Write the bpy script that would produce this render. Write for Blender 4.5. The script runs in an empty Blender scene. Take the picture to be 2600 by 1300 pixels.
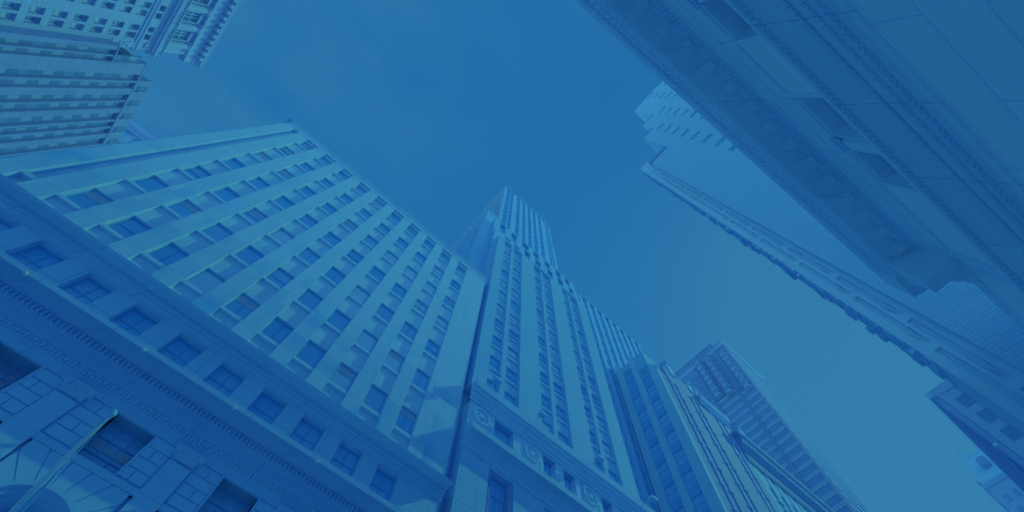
import bpy, math, random
import numpy as np
from mathutils import Matrix
random.seed(7)
R_ = math.radians
sc = bpy.context.scene
col = sc.collection
S = 0.85            # layout units -> metres

# ------------------------------------------------------------------ camera
CAM = [[0.75160757, -0.65907006, 0.0266967],
       [0.62847909, 0.70326011, -0.332324],
       [0.20025008, 0.26655555, 0.94278738]]      # rows: image right, image down, forward (world axes)
cd = bpy.data.cameras.new('camera')
cam = bpy.data.objects.new('camera', cd)
col.objects.link(cam)
r, d, f = CAM
cam.matrix_world = Matrix(((r[0], -d[0], -f[0], 0), (r[1], -d[1], -f[1], 0), (r[2], -d[2], -f[2], 0), (0, 0, 0, 1)))
cd.sensor_width = 36.0
cd.lens = 36.0 * 1170.698 / 2600.0
cd.clip_start = 0.1
cd.clip_end = 5000
sc.camera = cam

# ------------------------------------------------------------------ world, sun, exposure
SUN = (2.9, -1.0, 2.8)
s_el = math.atan2(SUN[2], math.hypot(SUN[0], SUN[1]))
s_az = math.atan2(SUN[0], SUN[1])          # compass style, from +Y
W = bpy.data.worlds.new('World')
sc.world = W
W.use_nodes = True
nt = W.node_tree
nt.nodes.clear()
N = nt.nodes.new
out = N('ShaderNodeOutputWorld')
bg = N('ShaderNodeBackground')
sky = N('ShaderNodeTexSky')
sky.sky_type = 'NISHITA'
sky.sun_disc = False
sky.sun_elevation = s_el
sky.sun_rotation = s_az
sky.air_density = 1.0
sky.dust_density = 1.2
bw = N('ShaderNodeRGBToBW')
nt.links.new(sky.outputs[0], bw.inputs[0])
# blue-toned daylight: sky luminance mapped onto two blues
tc = N('ShaderNodeTexCoord')
no = N('ShaderNodeTexNoise')
no.inputs['Scale'].default_value = 2.8
no.inputs['Detail'].default_value = 7
no.inputs['Roughness'].default_value = 0.6
no.inputs['Distortion'].default_value = 0.6
mp = N('ShaderNodeMapping')
mp.inputs['Scale'].default_value = (0.8, 1.6, 1.0)
mp.inputs['Rotation'].default_value = (0, 0, 0.5)
nt.links.new(tc.outputs['Generated'], mp.inputs[0])
nt.links.new(mp.outputs[0], no.inputs['Vector'])
sepw = N('ShaderNodeSeparateXYZ')
nt.links.new(tc.outputs['Generated'], sepw.inputs[0])
# clouds thicker towards -X (behind the old blocks)
mx = N('ShaderNodeMapRange')
mx.inputs['From Min'].default_value = 0.12
mx.inputs['From Max'].default_value = -0.30
nt.links.new(sepw.outputs[0], mx.inputs[0])
cl = N('ShaderNodeMapRange')
cl.inputs['From Min'].default_value = 0.26
cl.inputs['From Max'].default_value = 0.66
nt.links.new(no.outputs[0], cl.inputs[0])
cm = N('ShaderNodeMath'); cm.operation = 'MULTIPLY'
nt.links.new(mx.outputs[0], cm.inputs[0]); nt.links.new(cl.outputs[0], cm.inputs[1])
lum = N('ShaderNodeMapRange')
lum.name = 'lum'
lum.inputs['From Min'].default_value = 0.9
lum.inputs['From Max'].default_value = 5.0
nt.links.new(bw.outputs[0], lum.inputs[0])
ad = N('ShaderNodeMath'); ad.operation = 'ADD'; ad.use_clamp = True
nt.links.new(cm.outputs[0], ad.inputs[0]); nt.links.new(lum.outputs[0], ad.inputs[1])
rmp = N('ShaderNodeValToRGB')
e = rmp.color_ramp.elements
K_ = 0.10; KV = 0.945
def lin(r, g, b):
    f = lambda c: ((c / 255 + 0.055) / 1.055) ** 2.4 if c > 10 else c / 255 / 12.92
    return (f(r), f(g), f(b), 1)
e[0].position = 0.0; e[0].color = lin(18, 100, 171)
e[1].position = 1.0; e[1].color = lin(46, 120, 172)
nt.links.new(ad.outputs[0], rmp.inputs[0])
hz = N('ShaderNodeMapRange')      # bright band of air near the horizon
hz.interpolation_type = 'SMOOTHSTEP'
hz.inputs['From Min'].default_value = 0.42; hz.inputs['From Max'].default_value = 0.05
hz.inputs['To Min'].default_value = 1.0; hz.inputs['To Max'].default_value = 3.2
nt.links.new(sepw.outputs[2], hz.inputs[0])
hm = N('ShaderNodeVectorMath'); hm.operation = 'SCALE'
sc10 = N('ShaderNodeVectorMath'); sc10.operation = 'SCALE'; sc10.inputs['Scale'].default_value = KV / K_
hc = N('ShaderNodeMix'); hc.data_type = 'RGBA'
hf = N('ShaderNodeMapRange'); hf.inputs['From Min'].default_value = 0.40; hf.inputs['From Max'].default_value = 0.10
nt.links.new(sepw.outputs[2], hf.inputs[0]); nt.links.new(hf.outputs[0], hc.inputs['Factor'])
nt.links.new(rmp.outputs[0], hc.inputs['A']); hc.inputs['B'].default_value = (0.060, 0.27, 0.37, 1)
nt.links.new(hc.outputs['Result'], hm.inputs[0]); nt.links.new(hz.outputs[0], hm.inputs['Scale'])
nt.links.new(hm.outputs[0], sc10.inputs[0])
nt.links.new(sc10.outputs[0], bg.inputs[0])
bg.inputs[1].default_value = K_
nt.links.new(bg.outputs[0], out.inputs[0])

sd = bpy.data.lights.new('sun', 'SUN')
sd.energy = 1.15
sd.angle = R_(0.5)
sd.color = (0.27, 1.0, 0.30)
so = bpy.data.objects.new('sun', sd)
col.objects.link(so)
from mathutils import Vector
so.rotation_euler = Vector(SUN).to_track_quat('Z', 'Y').to_euler()
so.location = (60, -40, 200)
sc.view_settings.view_transform = 'Standard'
sc.view_settings.look = 'None'
sc.view_settings.exposure = 0.0
sc.view_settings.gamma = 1.0
sc.cycles.max_bounces = 14; sc.cycles.volume_bounces = 4
sc.cycles.diffuse_bounces = 10
sc.cycles.glossy_bounces = 3

# ------------------------------------------------------------------ materials
def tone(L, dim=1.0):
    a = (0.47, 0.685, 0.945); b = (0.82, 0.875, 0.955)
    return tuple(max(0.03, min(0.98, (a[i] + (b[i] - a[i]) * L) * dim)) for i in range(3)) + (1,)
MATS = {}
def mat(name, L, rough=0.8, block=None, joint=0.25, stain=0.12, bump=0.15, brick=False, fine=6.0, spec=0.3, L2=None, metal=0.0, streak=0.0, offset=0.5, wear=None, dim=1.0, rgb=None):
    T_ = globals()['tone']
    tone = (lambda L_: T_(L_, dim)) if rgb is None else (lambda L_: tuple(max(0.03, c * (1 + 0.45 * (L_ - L))) for c in rgb) + (1,))
    if name in MATS: return MATS[name]
    m = bpy.data.materials.new(name); m.use_nodes = True
    t = m.node_tree; n = t.nodes.new; lk = t.links.new
    b = t.nodes['Principled BSDF']
    b.inputs['Roughness'].default_value = rough
    b.inputs['Specular IOR Level'].default_value = spec
    b.inputs['Metallic'].default_value = metal
    co = n('ShaderNodeTexCoord'); sp = n('ShaderNodeSeparateXYZ'); lk(co.outputs['Object'], sp.inputs[0])
    a1 = n('ShaderNodeMath'); a1.operation = 'ADD'; lk(sp.outputs[0], a1.inputs[0]); lk(sp.outputs[1], a1.inputs[1])
    cb = n('ShaderNodeCombineXYZ'); lk(a1.outputs[0], cb.inputs[0]); lk(sp.outputs[2], cb.inputs[1])
    # large patches
    n1 = n('ShaderNodeTexNoise'); n1.inputs['Scale'].default_value = 0.35; n1.inputs['Detail'].default_value = 6
    lk(co.outputs['Object'], n1.inputs['Vector'])
    n2 = n('ShaderNodeTexNoise'); n2.inputs['Scale'].default_value = fine; n2.inputs['Detail'].default_value = 4
    lk(co.outputs['Object'], n2.inputs['Vector'])
    mixv = n('ShaderNodeMath'); mixv.operation = 'MULTIPLY_ADD'
    lk(n2.outputs[0], mixv.inputs[0]); mixv.inputs[1].default_value = 0.35; 
    lk(n1.outputs[0], mixv.inputs[2])
    rp = n('ShaderNodeMapRange'); rp.inputs['From Min'].default_value = 0.35; rp.inputs['From Max'].default_value = 0.95
    lk(mixv.outputs[0], rp.inputs[0])
    mc = n('ShaderNodeMix'); mc.data_type = 'RGBA'
    mc.inputs['A'].default_value = tone(L - stain); mc.inputs['B'].default_value = tone(L + stain * 0.6)
    lk(rp.outputs[0], mc.inputs['Factor'])
    colr = mc.outputs['Result']; hgt = n2.outputs[0]
    if streak:
        ms = n('ShaderNodeMapping'); ms.inputs['Scale'].default_value = (1.3, 0.12, 1); lk(cb.outputs[0], ms.inputs[0])
        n3 = n('ShaderNodeTexNoise'); n3.inputs['Scale'].default_value = 1.0; n3.inputs['Detail'].default_value = 5; lk(ms.outputs[0], n3.inputs['Vector'])
        r3 = n('ShaderNodeMapRange'); r3.inputs['From Min'].default_value = 0.55; r3.inputs['From Max'].default_value = 0.75; r3.inputs['To Max'].default_value = streak
        lk(n3.outputs[0], r3.inputs[0])
        m3 = n('ShaderNodeMix'); m3.data_type = 'RGBA'; lk(r3.outputs[0], m3.inputs['Factor']); lk(colr, m3.inputs['A']); m3.inputs['B'].default_value = tone(L - 0.9)
        colr = m3.outputs['Result']
    if block:
        br = n('ShaderNodeTexBrick')
        br.inputs['Scale'].default_value = 1.0
        br.inputs['Brick Width'].default_value = block[0]; br.inputs['Row Height'].default_value = block[1]
        br.inputs['Mortar Size'].default_value = block[2]; br.inputs['Mortar Smooth'].default_value = 0.1
        br.offset = offset
        br.inputs['Color1'].default_value = (1, 1, 1, 1); br.inputs['Color2'].default_value = (0.78, 0.78, 0.78, 1)
        br.inputs['Mortar'].default_value = (0, 0, 0, 1)
        lk(cb.outputs[0], br.inputs['Vector'])
        # block to block variation
        mv = n('ShaderNodeMix'); mv.data_type = 'RGBA'; mv.blend_type = 'MULTIPLY'; mv.inputs['Factor'].default_value = 0.22
        lk(colr, mv.inputs['A']); lk(br.outputs['Color'], mv.inputs['B'])
        mj = n('ShaderNodeMix'); mj.data_type = 'RGBA'
        jf = n('ShaderNodeMath'); jf.operation = 'MULTIPLY'; jf.inputs[1].default_value = joint
        lk(br.outputs['Fac'], jf.inputs[0]); lk(jf.outputs[0], mj.inputs['Factor'])
        lk(mv.outputs['Result'], mj.inputs['A']); mj.inputs['B'].default_value = tone(L - 1.3)
        colr = mj.outputs['Result']
        if wear:      # block by block weather stains, heavier near the bottom of the piers
            b2 = n('ShaderNodeTexBrick'); b2.inputs['Scale'].default_value = 1.0; b2.offset = offset
            for kk in ('Brick Width', 'Row Height'): b2.inputs[kk].default_value = br.inputs[kk].default_value
            b2.inputs['Brick Width'].default_value *= 0.5
            b2.inputs['Mortar Size'].default_value = 0.0
            b2.inputs['Color1'].default_value = (0, 0, 0, 1); b2.inputs['Color2'].default_value = (1, 1, 1, 1)
            lk(cb.outputs[0], b2.inputs['Vector'])
            wz = n('ShaderNodeMapRange'); wz.inputs['From Min'].default_value = wear[0]; wz.inputs['From Max'].default_value = wear[1]
            wz.inputs['To Min'].default_value = wear[2]; wz.inputs['To Max'].default_value = 0.0
            lk(sp.outputs[2], wz.inputs[0])
            wn = n('ShaderNodeMapRange'); wn.inputs['From Min'].default_value = 0.42; wn.inputs['From Max'].default_value = 0.62
            lk(n1.outputs[0], wn.inputs[0])
            w1 = n('ShaderNodeMath'); w1.operation = 'MULTIPLY'; lk(b2.outputs['Color'], w1.inputs[0]); lk(wn.outputs[0], w1.inputs[1])
            w2 = n('ShaderNodeMath'); w2.operation = 'MULTIPLY'; lk(w1.outputs[0], w2.inputs[0]); lk(wz.outputs[0], w2.inputs[1])
            mw = n('ShaderNodeMix'); mw.data_type = 'RGBA'; lk(w2.outputs[0], mw.inputs['Factor']); lk(colr, mw.inputs['A']); mw.inputs['B'].default_value = tone(L - 1.5)
            colr = mw.outputs['Result']
    lk(colr, b.inputs['Base Color'])
    if bump:
        bp = n('ShaderNodeBump'); bp.inputs['Strength'].default_value = bump; bp.inputs['Distance'].default_value = 0.03
        lk(hgt, bp.inputs['Height']); lk(bp.outputs[0], b.inputs['Normal'])
    MATS[name] = m
    return m

def glass(name, L, rough=0.08, var=0.25, dim=1.0, rgb=None):
    T_ = globals()['tone']
    tone = (lambda L_: T_(L_, dim)) if rgb is None else (lambda L_: tuple(max(0.03, c * (1 + 0.45 * (L_ - L))) for c in rgb) + (1,))
    if name in MATS: return MATS[name]
    m = bpy.data.materials.new(name); m.use_nodes = True
    t = m.node_tree; n = t.nodes.new; lk = t.links.new
    b = t.nodes['Principled BSDF']
    b.inputs['Roughness'].default_value = rough
    b.inputs['Specular IOR Level'].default_value = 0.6 if rgb is None else 0.1
    co = n('ShaderNodeTexCoord')
    oi = n('ShaderNodeObjectInfo')
    n1 = n('ShaderNodeTexNoise'); n1.inputs['Scale'].default_value = 0.9; n1.inputs['Detail'].default_value = 3; n1.noise_dimensions = '4D'
    lk(co.outputs['Object'], n1.inputs['Vector'])
    mw = n('ShaderNodeMath'); mw.operation = 'MULTIPLY'; mw.inputs[1].default_value = 40; lk(oi.outputs['Random'], mw.inputs[0]); lk(mw.outputs[0], n1.inputs['W'])
    mc = n('ShaderNodeMix'); mc.data_type = 'RGBA'; lk(n1.outputs[0], mc.inputs['Factor'])
    mc.inputs['A'].default_value = tone(L - var); mc.inputs['B'].default_value = tone(L + var)
    lk(mc.outputs['Result'], b.inputs['Base Color'])
    bp = n('ShaderNodeBump'); bp.inputs['Strength'].default_value = 0.05; bp.inputs['Distance'].default_value = 0.02
    lk(n1.outputs[0], bp.inputs['Height']); lk(bp.outputs[0], b.inputs['Normal'])
    MATS[name] = m
    return m

LIME = mat('limestone', 0.3, block=(1.9, 1.28, 0.014), joint=0.4, stain=0.12, bump=0.1, streak=0.25, wear=(20, 34, 0.85))
LIMEW = mat('weathered spandrel stone', 0.35, block=(1.3, 1.0, 0.012), joint=0.25, stain=0.28, bump=0.2, streak=0.5)
SILL = mat('pale sill stone', 0.3, stain=0.08)
BASE = mat('shaded granite', 0.12, block=(3.0, 1.6, 0.02), joint=0.4, stain=0.12, bump=0.12)  # dark stone tone that also carries shade of the lower storeys
RUST = mat('rusticated stone', 0.12, stain=0.14, bump=0.3, fine=3)
JOINT = mat('deep joint stone', -0.2, stain=0.05, bump=0)
TRIM = mat('moulded trim stone', 0.0, stain=0.14, bump=0.2, fine=9, block=(2.8, 40, 0.015), joint=0.5)
CARVE = mat('carved ornament stone', 0.28, stain=0.2, bump=0.5, fine=14)
BRICKL = mat('pale rough brick', -0.05, block=(0.30, 0.10, 0.012), joint=0.4, stain=0.16, bump=0.6, fine=16)
STONEB = mat('ashlar of the tower base', 0.0, block=(2.4, 1.3, 0.02), joint=0.5, stain=0.10, bump=0.1)
SPAN = mat('dark spandrel', -0.8, stain=0.10, bump=0.3, block=(0.5, 0.16, 0.02), joint=0.3)
SHAFT = mat('pale tower stone', -0.15, stain=0.09, bump=0.1, block=(1.6, 0.9, 0.015), joint=0.3)
OLD = mat('cream terracotta', 0.15, rgb=(0.42, 0.48, 0.79), stain=0.10, bump=0.15, block=(2.6, 0.72, 0.03), joint=0.38)
OLDT = mat('terracotta mouldings', 0.1, rgb=(0.40, 0.46, 0.78), stain=0.2, bump=0.3, fine=8)
PIERL = mat('western pier stone', 0.0, rgb=(0.30, 0.34, 0.66), stain=0.2, bump=0.1, streak=0.4, block=(2.2, 1.9, 0.03), joint=0.3)
PIER = mat('smooth limestone pier', 0.1, rgb=(0.37, 0.43, 0.80), stain=0.12, bump=0.1, streak=0.4, block=(8, 2.2, 0.03), joint=0.2)
FACE = mat('grey ashlar wall', 1.3, block=(5.6, 1.4875, 0.018), joint=0.75, stain=0.10, bump=0.05, fine=2)
FTRIM = mat('grey moulding stone', 0.9, stain=0.12, bump=0.15, fine=7, block=(3.4, 60, 0.02), joint=0.6)
FCARVE = mat('grey carved stone', 0.5, stain=0.26, bump=0.5, fine=14)
CURT = mat('pale banded brick', 0.40, block=(1.2, 0.30, 0.02), joint=0.35, stain=0.10, bump=0.2)
CONC = mat('pale concrete band', 0.0, rgb=(0.44, 0.48, 0.74), stain=0.08, bump=0.05, rough=1.0, spec=0.05)
METAL = mat('painted metal', -0.3, rough=0.75, stain=0.05, bump=0, spec=0.6)
FRAME = mat('dark bronze frame', -0.8, dim=0.9, rough=0.5, stain=0.05, bump=0)
FRAMEL = mat('pale sash frame', 0.35, rough=0.5, stain=0.05, bump=0)
WHITE = mat('white paint', 0.95, rough=0.4, stain=0.04, bump=0)
ROOF = mat('dark coping', 0.05, stain=0.08)
ASPH = mat('pale bounce asphalt', 0.7, stain=0.06)  # unseen ground, kept pale to bounce light up onto walls and soffits
GL = glass('window glass', -0.75, 0.06)
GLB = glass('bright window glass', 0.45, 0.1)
GLS = glass('painted sky reflection glass', 0.6, 0.15, rgb=(0.40, 0.42, 0.66))  # pale base colour paints the sky reflection; gloss stays low
GLL = glass('western window glass', 0.0, 0.2, rgb=(0.24, 0.30, 0.56))
GLD = glass('dark window glass', -0.5, 0.10, 0.08)
GLT = glass('tower curtain glass', -0.6, 0.3, rgb=(0.20, 0.30, 0.65))
GLK = glass('dark western glass', 0.0, 0.1, rgb=(0.10, 0.20, 0.48))
FARG = mat('dull far glazing', 0, rgb=(0.20, 0.32, 0.66), rough=0.8, spec=0.1, bump=0)
BLIND = mat('window blind', 0.4, rgb=(0.52, 0.56, 0.76), stain=0.08, bump=0)

# ------------------------------------------------------------------ mesh helpers
class Fr:
    """facade frame: u along the wall, w inward, z up"""
    def __init__(s, ox, oy, deg):
        s.o = (ox, oy); s.c = math.cos(R_(deg)); s.s = math.sin(R_(deg)); s.deg = deg
    def p(s, u, w, z):
        return (s.o[0] + u * s.c - w * s.s, s.o[1] + u * s.s + w * s.c, z)
WORLD = Fr(0, 0, 0)

class MB:
    def __init__(s, fr=WORLD):
        s.v = []; s.f = []; s.fr = fr; s.sm = False; s.pc = []
    def add(s, pts, faces):
        b = len(s.v); fb = len(s.f)
        s.v += [s.fr.p(*p) for p in pts]
        s.f += [[b + i for i in q] for q in faces]
        s.pc.append((b, len(s.v), fb, len(s.f)))
    def box(s, u0, u1, w0, w1, z0, z1):
        if u1 < u0: u0, u1 = u1, u0
        if w1 < w0: w0, w1 = w1, w0
        s.add([(u0, w0, z0), (u1, w0, z0), (u1, w1, z0), (u0, w1, z0), (u0, w0, z1), (u1, w0, z1), (u1, w1, z1), (u0, w1, z1)],
              [(0, 3, 2, 1), (4, 5, 6, 7), (0, 1, 5, 4), (1, 2, 6, 5), (2, 3, 7, 6), (3, 0, 4, 7)])
    def taper(s, c0, h0, c1, h1, z0, z1):
        a = [(c0[0] - h0[0], c0[1] - h0[1], z0), (c0[0] + h0[0], c0[1] - h0[1], z0), (c0[0] + h0[0], c0[1] + h0[1], z0), (c0[0] - h0[0], c0[1] + h0[1], z0)]
        b = [(c1[0] - h1[0], c1[1] - h1[1], z1), (c1[0] + h1[0], c1[1] - h1[1], z1), (c1[0] + h1[0], c1[1] + h1[1], z1), (c1[0] - h1[0], c1[1] + h1[1], z1)]
        s.add(a + b, [(0, 3, 2, 1), (4, 5, 6, 7), (0, 1, 5, 4), (1, 2, 6, 5), (2, 3, 7, 6), (3, 0, 4, 7)])
    def prof(s, pts, u0, u1):
        """closed (w,z) section given bottom-to-top along the outside, extruded u0..u1"""
        if u1 < u0: u0, u1 = u1, u0
        n = len(pts)
        s.add([(u0, w, z) for w, z in pts] + [(u1, w, z) for w, z in pts],
              [tuple(range(n)), tuple(range(2 * n - 1, n - 1, -1))] + [(i, n + i, n + (i + 1) % n, (i + 1) % n) for i in range(n)])
    def prism(s, pts, w0, w1):
        """(u,z) outline, counter-clockwise seen from outside, thickness w0..w1"""
        n = len(pts)
        s.add([(u, w0, z) for u, z in pts] + [(u, w1, z) for u, z in pts],
              [tuple(range(n)), tuple(range(2 * n - 1, n - 1, -1))] + [(i, n + i, n + (i + 1) % n, (i + 1) % n) for i in range(n)])
    def cyl(s, u, w, z0, z1, r0, r1=None, n=16):
        r1 = r0 if r1 is None else r1
        a = [(u + r0 * math.cos(2 * math.pi * i / n), w + r0 * math.sin(2 * math.pi * i / n), z0) for i in range(n)]
        b = [(u + r1 * math.cos(2 * math.pi * i / n), w + r1 * math.sin(2 * math.pi * i / n), z1) for i in range(n)]
        s.add(a + b, [tuple(range(n - 1, -1, -1)), tuple(range(n, 2 * n))] + [(i, (i + 1) % n, n + (i + 1) % n, n + i) for i in range(n)])
    def disc(s, u, z, r, w0, w1, n=20, ri=None):
        """wheel lying on the wall"""
        if ri is None:
            s.prism([(u + r * math.cos(2 * math.pi * i / n), z + r * math.sin(2 * math.pi * i / n)) for i in range(n)], w0, w1)
        else:
            A = [(u + q * math.cos(2 * math.pi * i / n), ww, z + q * math.sin(2 * math.pi * i / n)) for (q, ww) in ((r, w0), (ri, w0), (ri, w1), (r, w1)) for i in range(n)]
            F = []
            for k in range(4):
                for i in range(n):
                    j = (i + 1) % n; k2 = (k + 1) % 4
                    F.append((k * n + i, k * n + j, k2 * n + j, k2 * n + i))
            s.add(A, F)
    def ball(s, u, w, z, ru, rw, rz, n=8, m=5):
        P = [(u, w, z - rz)]
        for j in range(1, m):
            t = -math.pi / 2 + math.pi * j / m
            for i in range(n):
                a = 2 * math.pi * i / n
                P.append((u + ru * math.cos(t) * math.cos(a), w + rw * math.cos(t) * math.sin(a), z + rz * math.sin(t)))
        P.append((u, w, z + rz)); F = []
        for i in range(n): F.append((0, 1 + (i + 1) % n, 1 + i))
        for j in range(m - 2):
            for i in range(n):
                a = 1 + j * n; F.append((a + i, a + (i + 1) % n, a + n + (i + 1) % n, a + n + i))
        a = 1 + (m - 2) * n
        for i in range(n): F.append((a + i, a + (i + 1) % n, len(P) - 1))
        s.add(P, F)
    def tube(s, pts, r0, r1=None, n=8):
        r1 = r0 if r1 is None else r1
        P = []; k = len(pts)
        for j, p in enumerate(pts):
            q = pts[min(j + 1, k - 1)]; o = pts[max(j - 1, 0)]
            t = Vector(q) - Vector(o); t.normalize()
            a = t.orthogonal().normalized() if j == 0 else (A - t * A.dot(t)).normalized()
            A = a; b = t.cross(a); rr = r0 + (r1 - r0) * j / (k - 1)
            for i in range(n):
                g = 2 * math.pi * i / n
                P.append(tuple(Vector(p) + a * rr * math.cos(g) + b * rr * math.sin(g)))
        F = [tuple(range(n - 1, -1, -1)), tuple(range((k - 1) * n, k * n))]
        for j in range(k - 1):
            for i in range(n):
                F.append((j * n + i, j * n + (i + 1) % n, (j + 1) * n + (i + 1) % n, (j + 1) * n + i))
        s.add(P, F)
    def mesh(s, name, m, base=(0, 0, 0)):
        me = bpy.data.meshes.new(name)
        me.from_pydata([((x - base[0]) * S, (y - base[1]) * S, (z - base[2]) * S) for x, y, z in s.v], [], s.f)
        me.materials.append(m)
        if s.sm:
            me.polygons.foreach_set('use_smooth', [True] * len(me.polygons))
        me.update()
        return me

def put(name, me, parent=None, loc=(0, 0, 0), rz=0):
    o = bpy.data.objects.new(name, me)
    col.objects.link(o)
    o.location = tuple(c * S for c in loc)
    o.rotation_euler = (0, 0, R_(rz))
    if parent: o.parent = parent
    return o
class Thing:
    def __init__(s, name, label, cat, base, group=None):
        s.base = base
        s.e = bpy.data.objects.new(name, None); col.objects.link(s.e)
        s.e.location = tuple(c * S for c in base)
        s.e['label'] = label; s.e['category'] = cat
        if group: s.e['group'] = group
    def part(s, name, mb, m, parent=None, label=None, kind=None):
        o = put(name, mb.mesh(name, m, s.base), parent or s.e)
        if label: o['label'] = label
        if kind: o['kind'] = kind
        return o
    def parts(s, name, mb, m, parent=None, label=None):
        """one object per piece, the hundred nearest; the rest as one"""
        used = s.__dict__.setdefault('used', {})
        def key(p):
            v = mb.v[p[0]:p[1]]; c = [sum(q[i] for q in v) / len(v) for i in range(3)]
            return math.sqrt(c[0] ** 2 + c[1] ** 2 + c[2] ** 2)
        pcs = sorted(mb.pc, key=key)
        room = 100 - used.get(name, 0)
        if len(pcs) - room == 1: room -= 0
        last = None
        for p in pcs[:room]:
            q = MB(); q.v = mb.v[p[0]:p[1]]; q.f = [[i - p[0] for i in f] for f in mb.f[p[2]:p[3]]]
            last = s.part(name, q, m, parent, label)
        used[name] = used.get(name, 0) + min(room, len(pcs))
        if pcs[room:]:
            q = MB()
            for p in pcs[room:]:
                b = len(q.v); q.v += mb.v[p[0]:p[1]]; q.f += [[i - p[0] + b for i in f] for f in mb.f[p[2]:p[3]]]
            last = s.part(name, q, m, parent, label, 'stuff')
        return last
    def at(s, fr, u, w, z):
        p = fr.p(u, w, z)
        return (p[0] - s.base[0], p[1] - s.base[1], p[2] - s.base[2])

# a window part: frame mesh with pane (and blind, sill) below it; origin at the middle of the sill on the wall face
_wc = {}
def window(T, fr, u, z, w, h, dep=0.4, nx=1, nz=2, fw=0.07, fm=None, gm=None, sill=None, blind=0, name='window', key=None, bar=0.03):
    fm = fm or FRAME; gm = gm or GL
    k = (round(w, 3), round(h, 3), dep, nx, nz, fw, fm.name, bar)
    if ('f',) + k not in _wc:
        b = MB(); a = w / 2
        b.box(-a, -a + fw, dep - 0.06, dep + 0.05, 0, h); b.box(a - fw, a, dep - 0.06, dep + 0.05, 0, h)
        b.box(-a + fw, a - fw, dep - 0.06, dep + 0.05, 0, fw); b.box(-a + fw, a - fw, dep - 0.06, dep + 0.05, h - fw, h)
        for i in range(1, nx):
            x = -a + w * i / nx; b.box(x - bar, x + bar, dep - 0.03, dep + 0.04, fw, h - fw)
        for i in range(1, nz):
            zz = h * i / nz; b.box(-a + fw, a - fw, dep - 0.045, dep + 0.045, zz - bar, zz + bar)
        _wc[('f',) + k] = b.mesh('window', fm)
    g = ('g', k[0], k[1], dep, gm.name)
    if g not in _wc:
        b = MB(); b.box(-w / 2 - 0.01, w / 2 + 0.01, dep + 0.01, dep + 0.06, -0.01, h + 0.01); _wc[g] = b.mesh('pane', gm)
    o = put(name, _wc[('f',) + k], T.e, T.at(fr, u, 0, z), fr.deg)
    put('pane', _wc[g], o)
    if sill:
        q = ('s', k[0], sill)
        if q not in _wc:
            b = MB(); b.box(-w / 2 - sill[0], w / 2 + sill[0], -sill[1], 0.35, -sill[2], 0.02); _wc[q] = b.mesh('sill', SILL)
        put('sill', _wc[q], o)
    if blind:
        q = ('b', k[0], k[1], dep, round(blind, 2))
        if q not in _wc:
            b = MB(); b.box(-w / 2 + fw, w / 2 - fw, dep - 0.025, dep + 0.006, h * (1 - blind), h - fw); _wc[q] = b.mesh('blind', BLIND)
        put('blind', _wc[q], o)
    return o

def grid(mb_p, mb_s, cols, U0, U1, Z0, Z1, rows, th=0.9, rec=0.23):
    """piers (mb_p) between window columns and spandrels (mb_s) between the rows of openings"""
    cs = sorted(cols); x = U0
    for a, b in cs:
        if a > x: mb_p.box(x, a, 0, th, Z0, Z1)
        x = b
    if U1 > x: mb_p.box(x, U1, 0, th, Z0, Z1)
    rs = sorted(rows)
    for a, b in cs:
        z = Z0
        for c, d_ in rs:
            if c > z: mb_s.box(a, b, rec, th, z, c)
            z = d_
        if Z1 > z: mb_s.box(a, b, rec, th, z, Z1)
GZ = -1.9

def structure(name, mb, m):
    o = put(name, mb.mesh(name, m)); o['kind'] = 'structure'; return o

# ------------------------------------------------------------------ ground
g = MB(); g.box(-700, 900, -700, 700, GZ - 1, GZ); structure('ground', g, ASPH)
g = MB(); g.box(-700, 900, 13.5, 20.0, GZ + 0.004, GZ + 0.16); structure('pavement', g, CONC)
g = MB(); g.box(-25, 900, -9.5, -5.0, GZ + 0.004, GZ + 0.16); structure('pavement', g, CONC)

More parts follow.
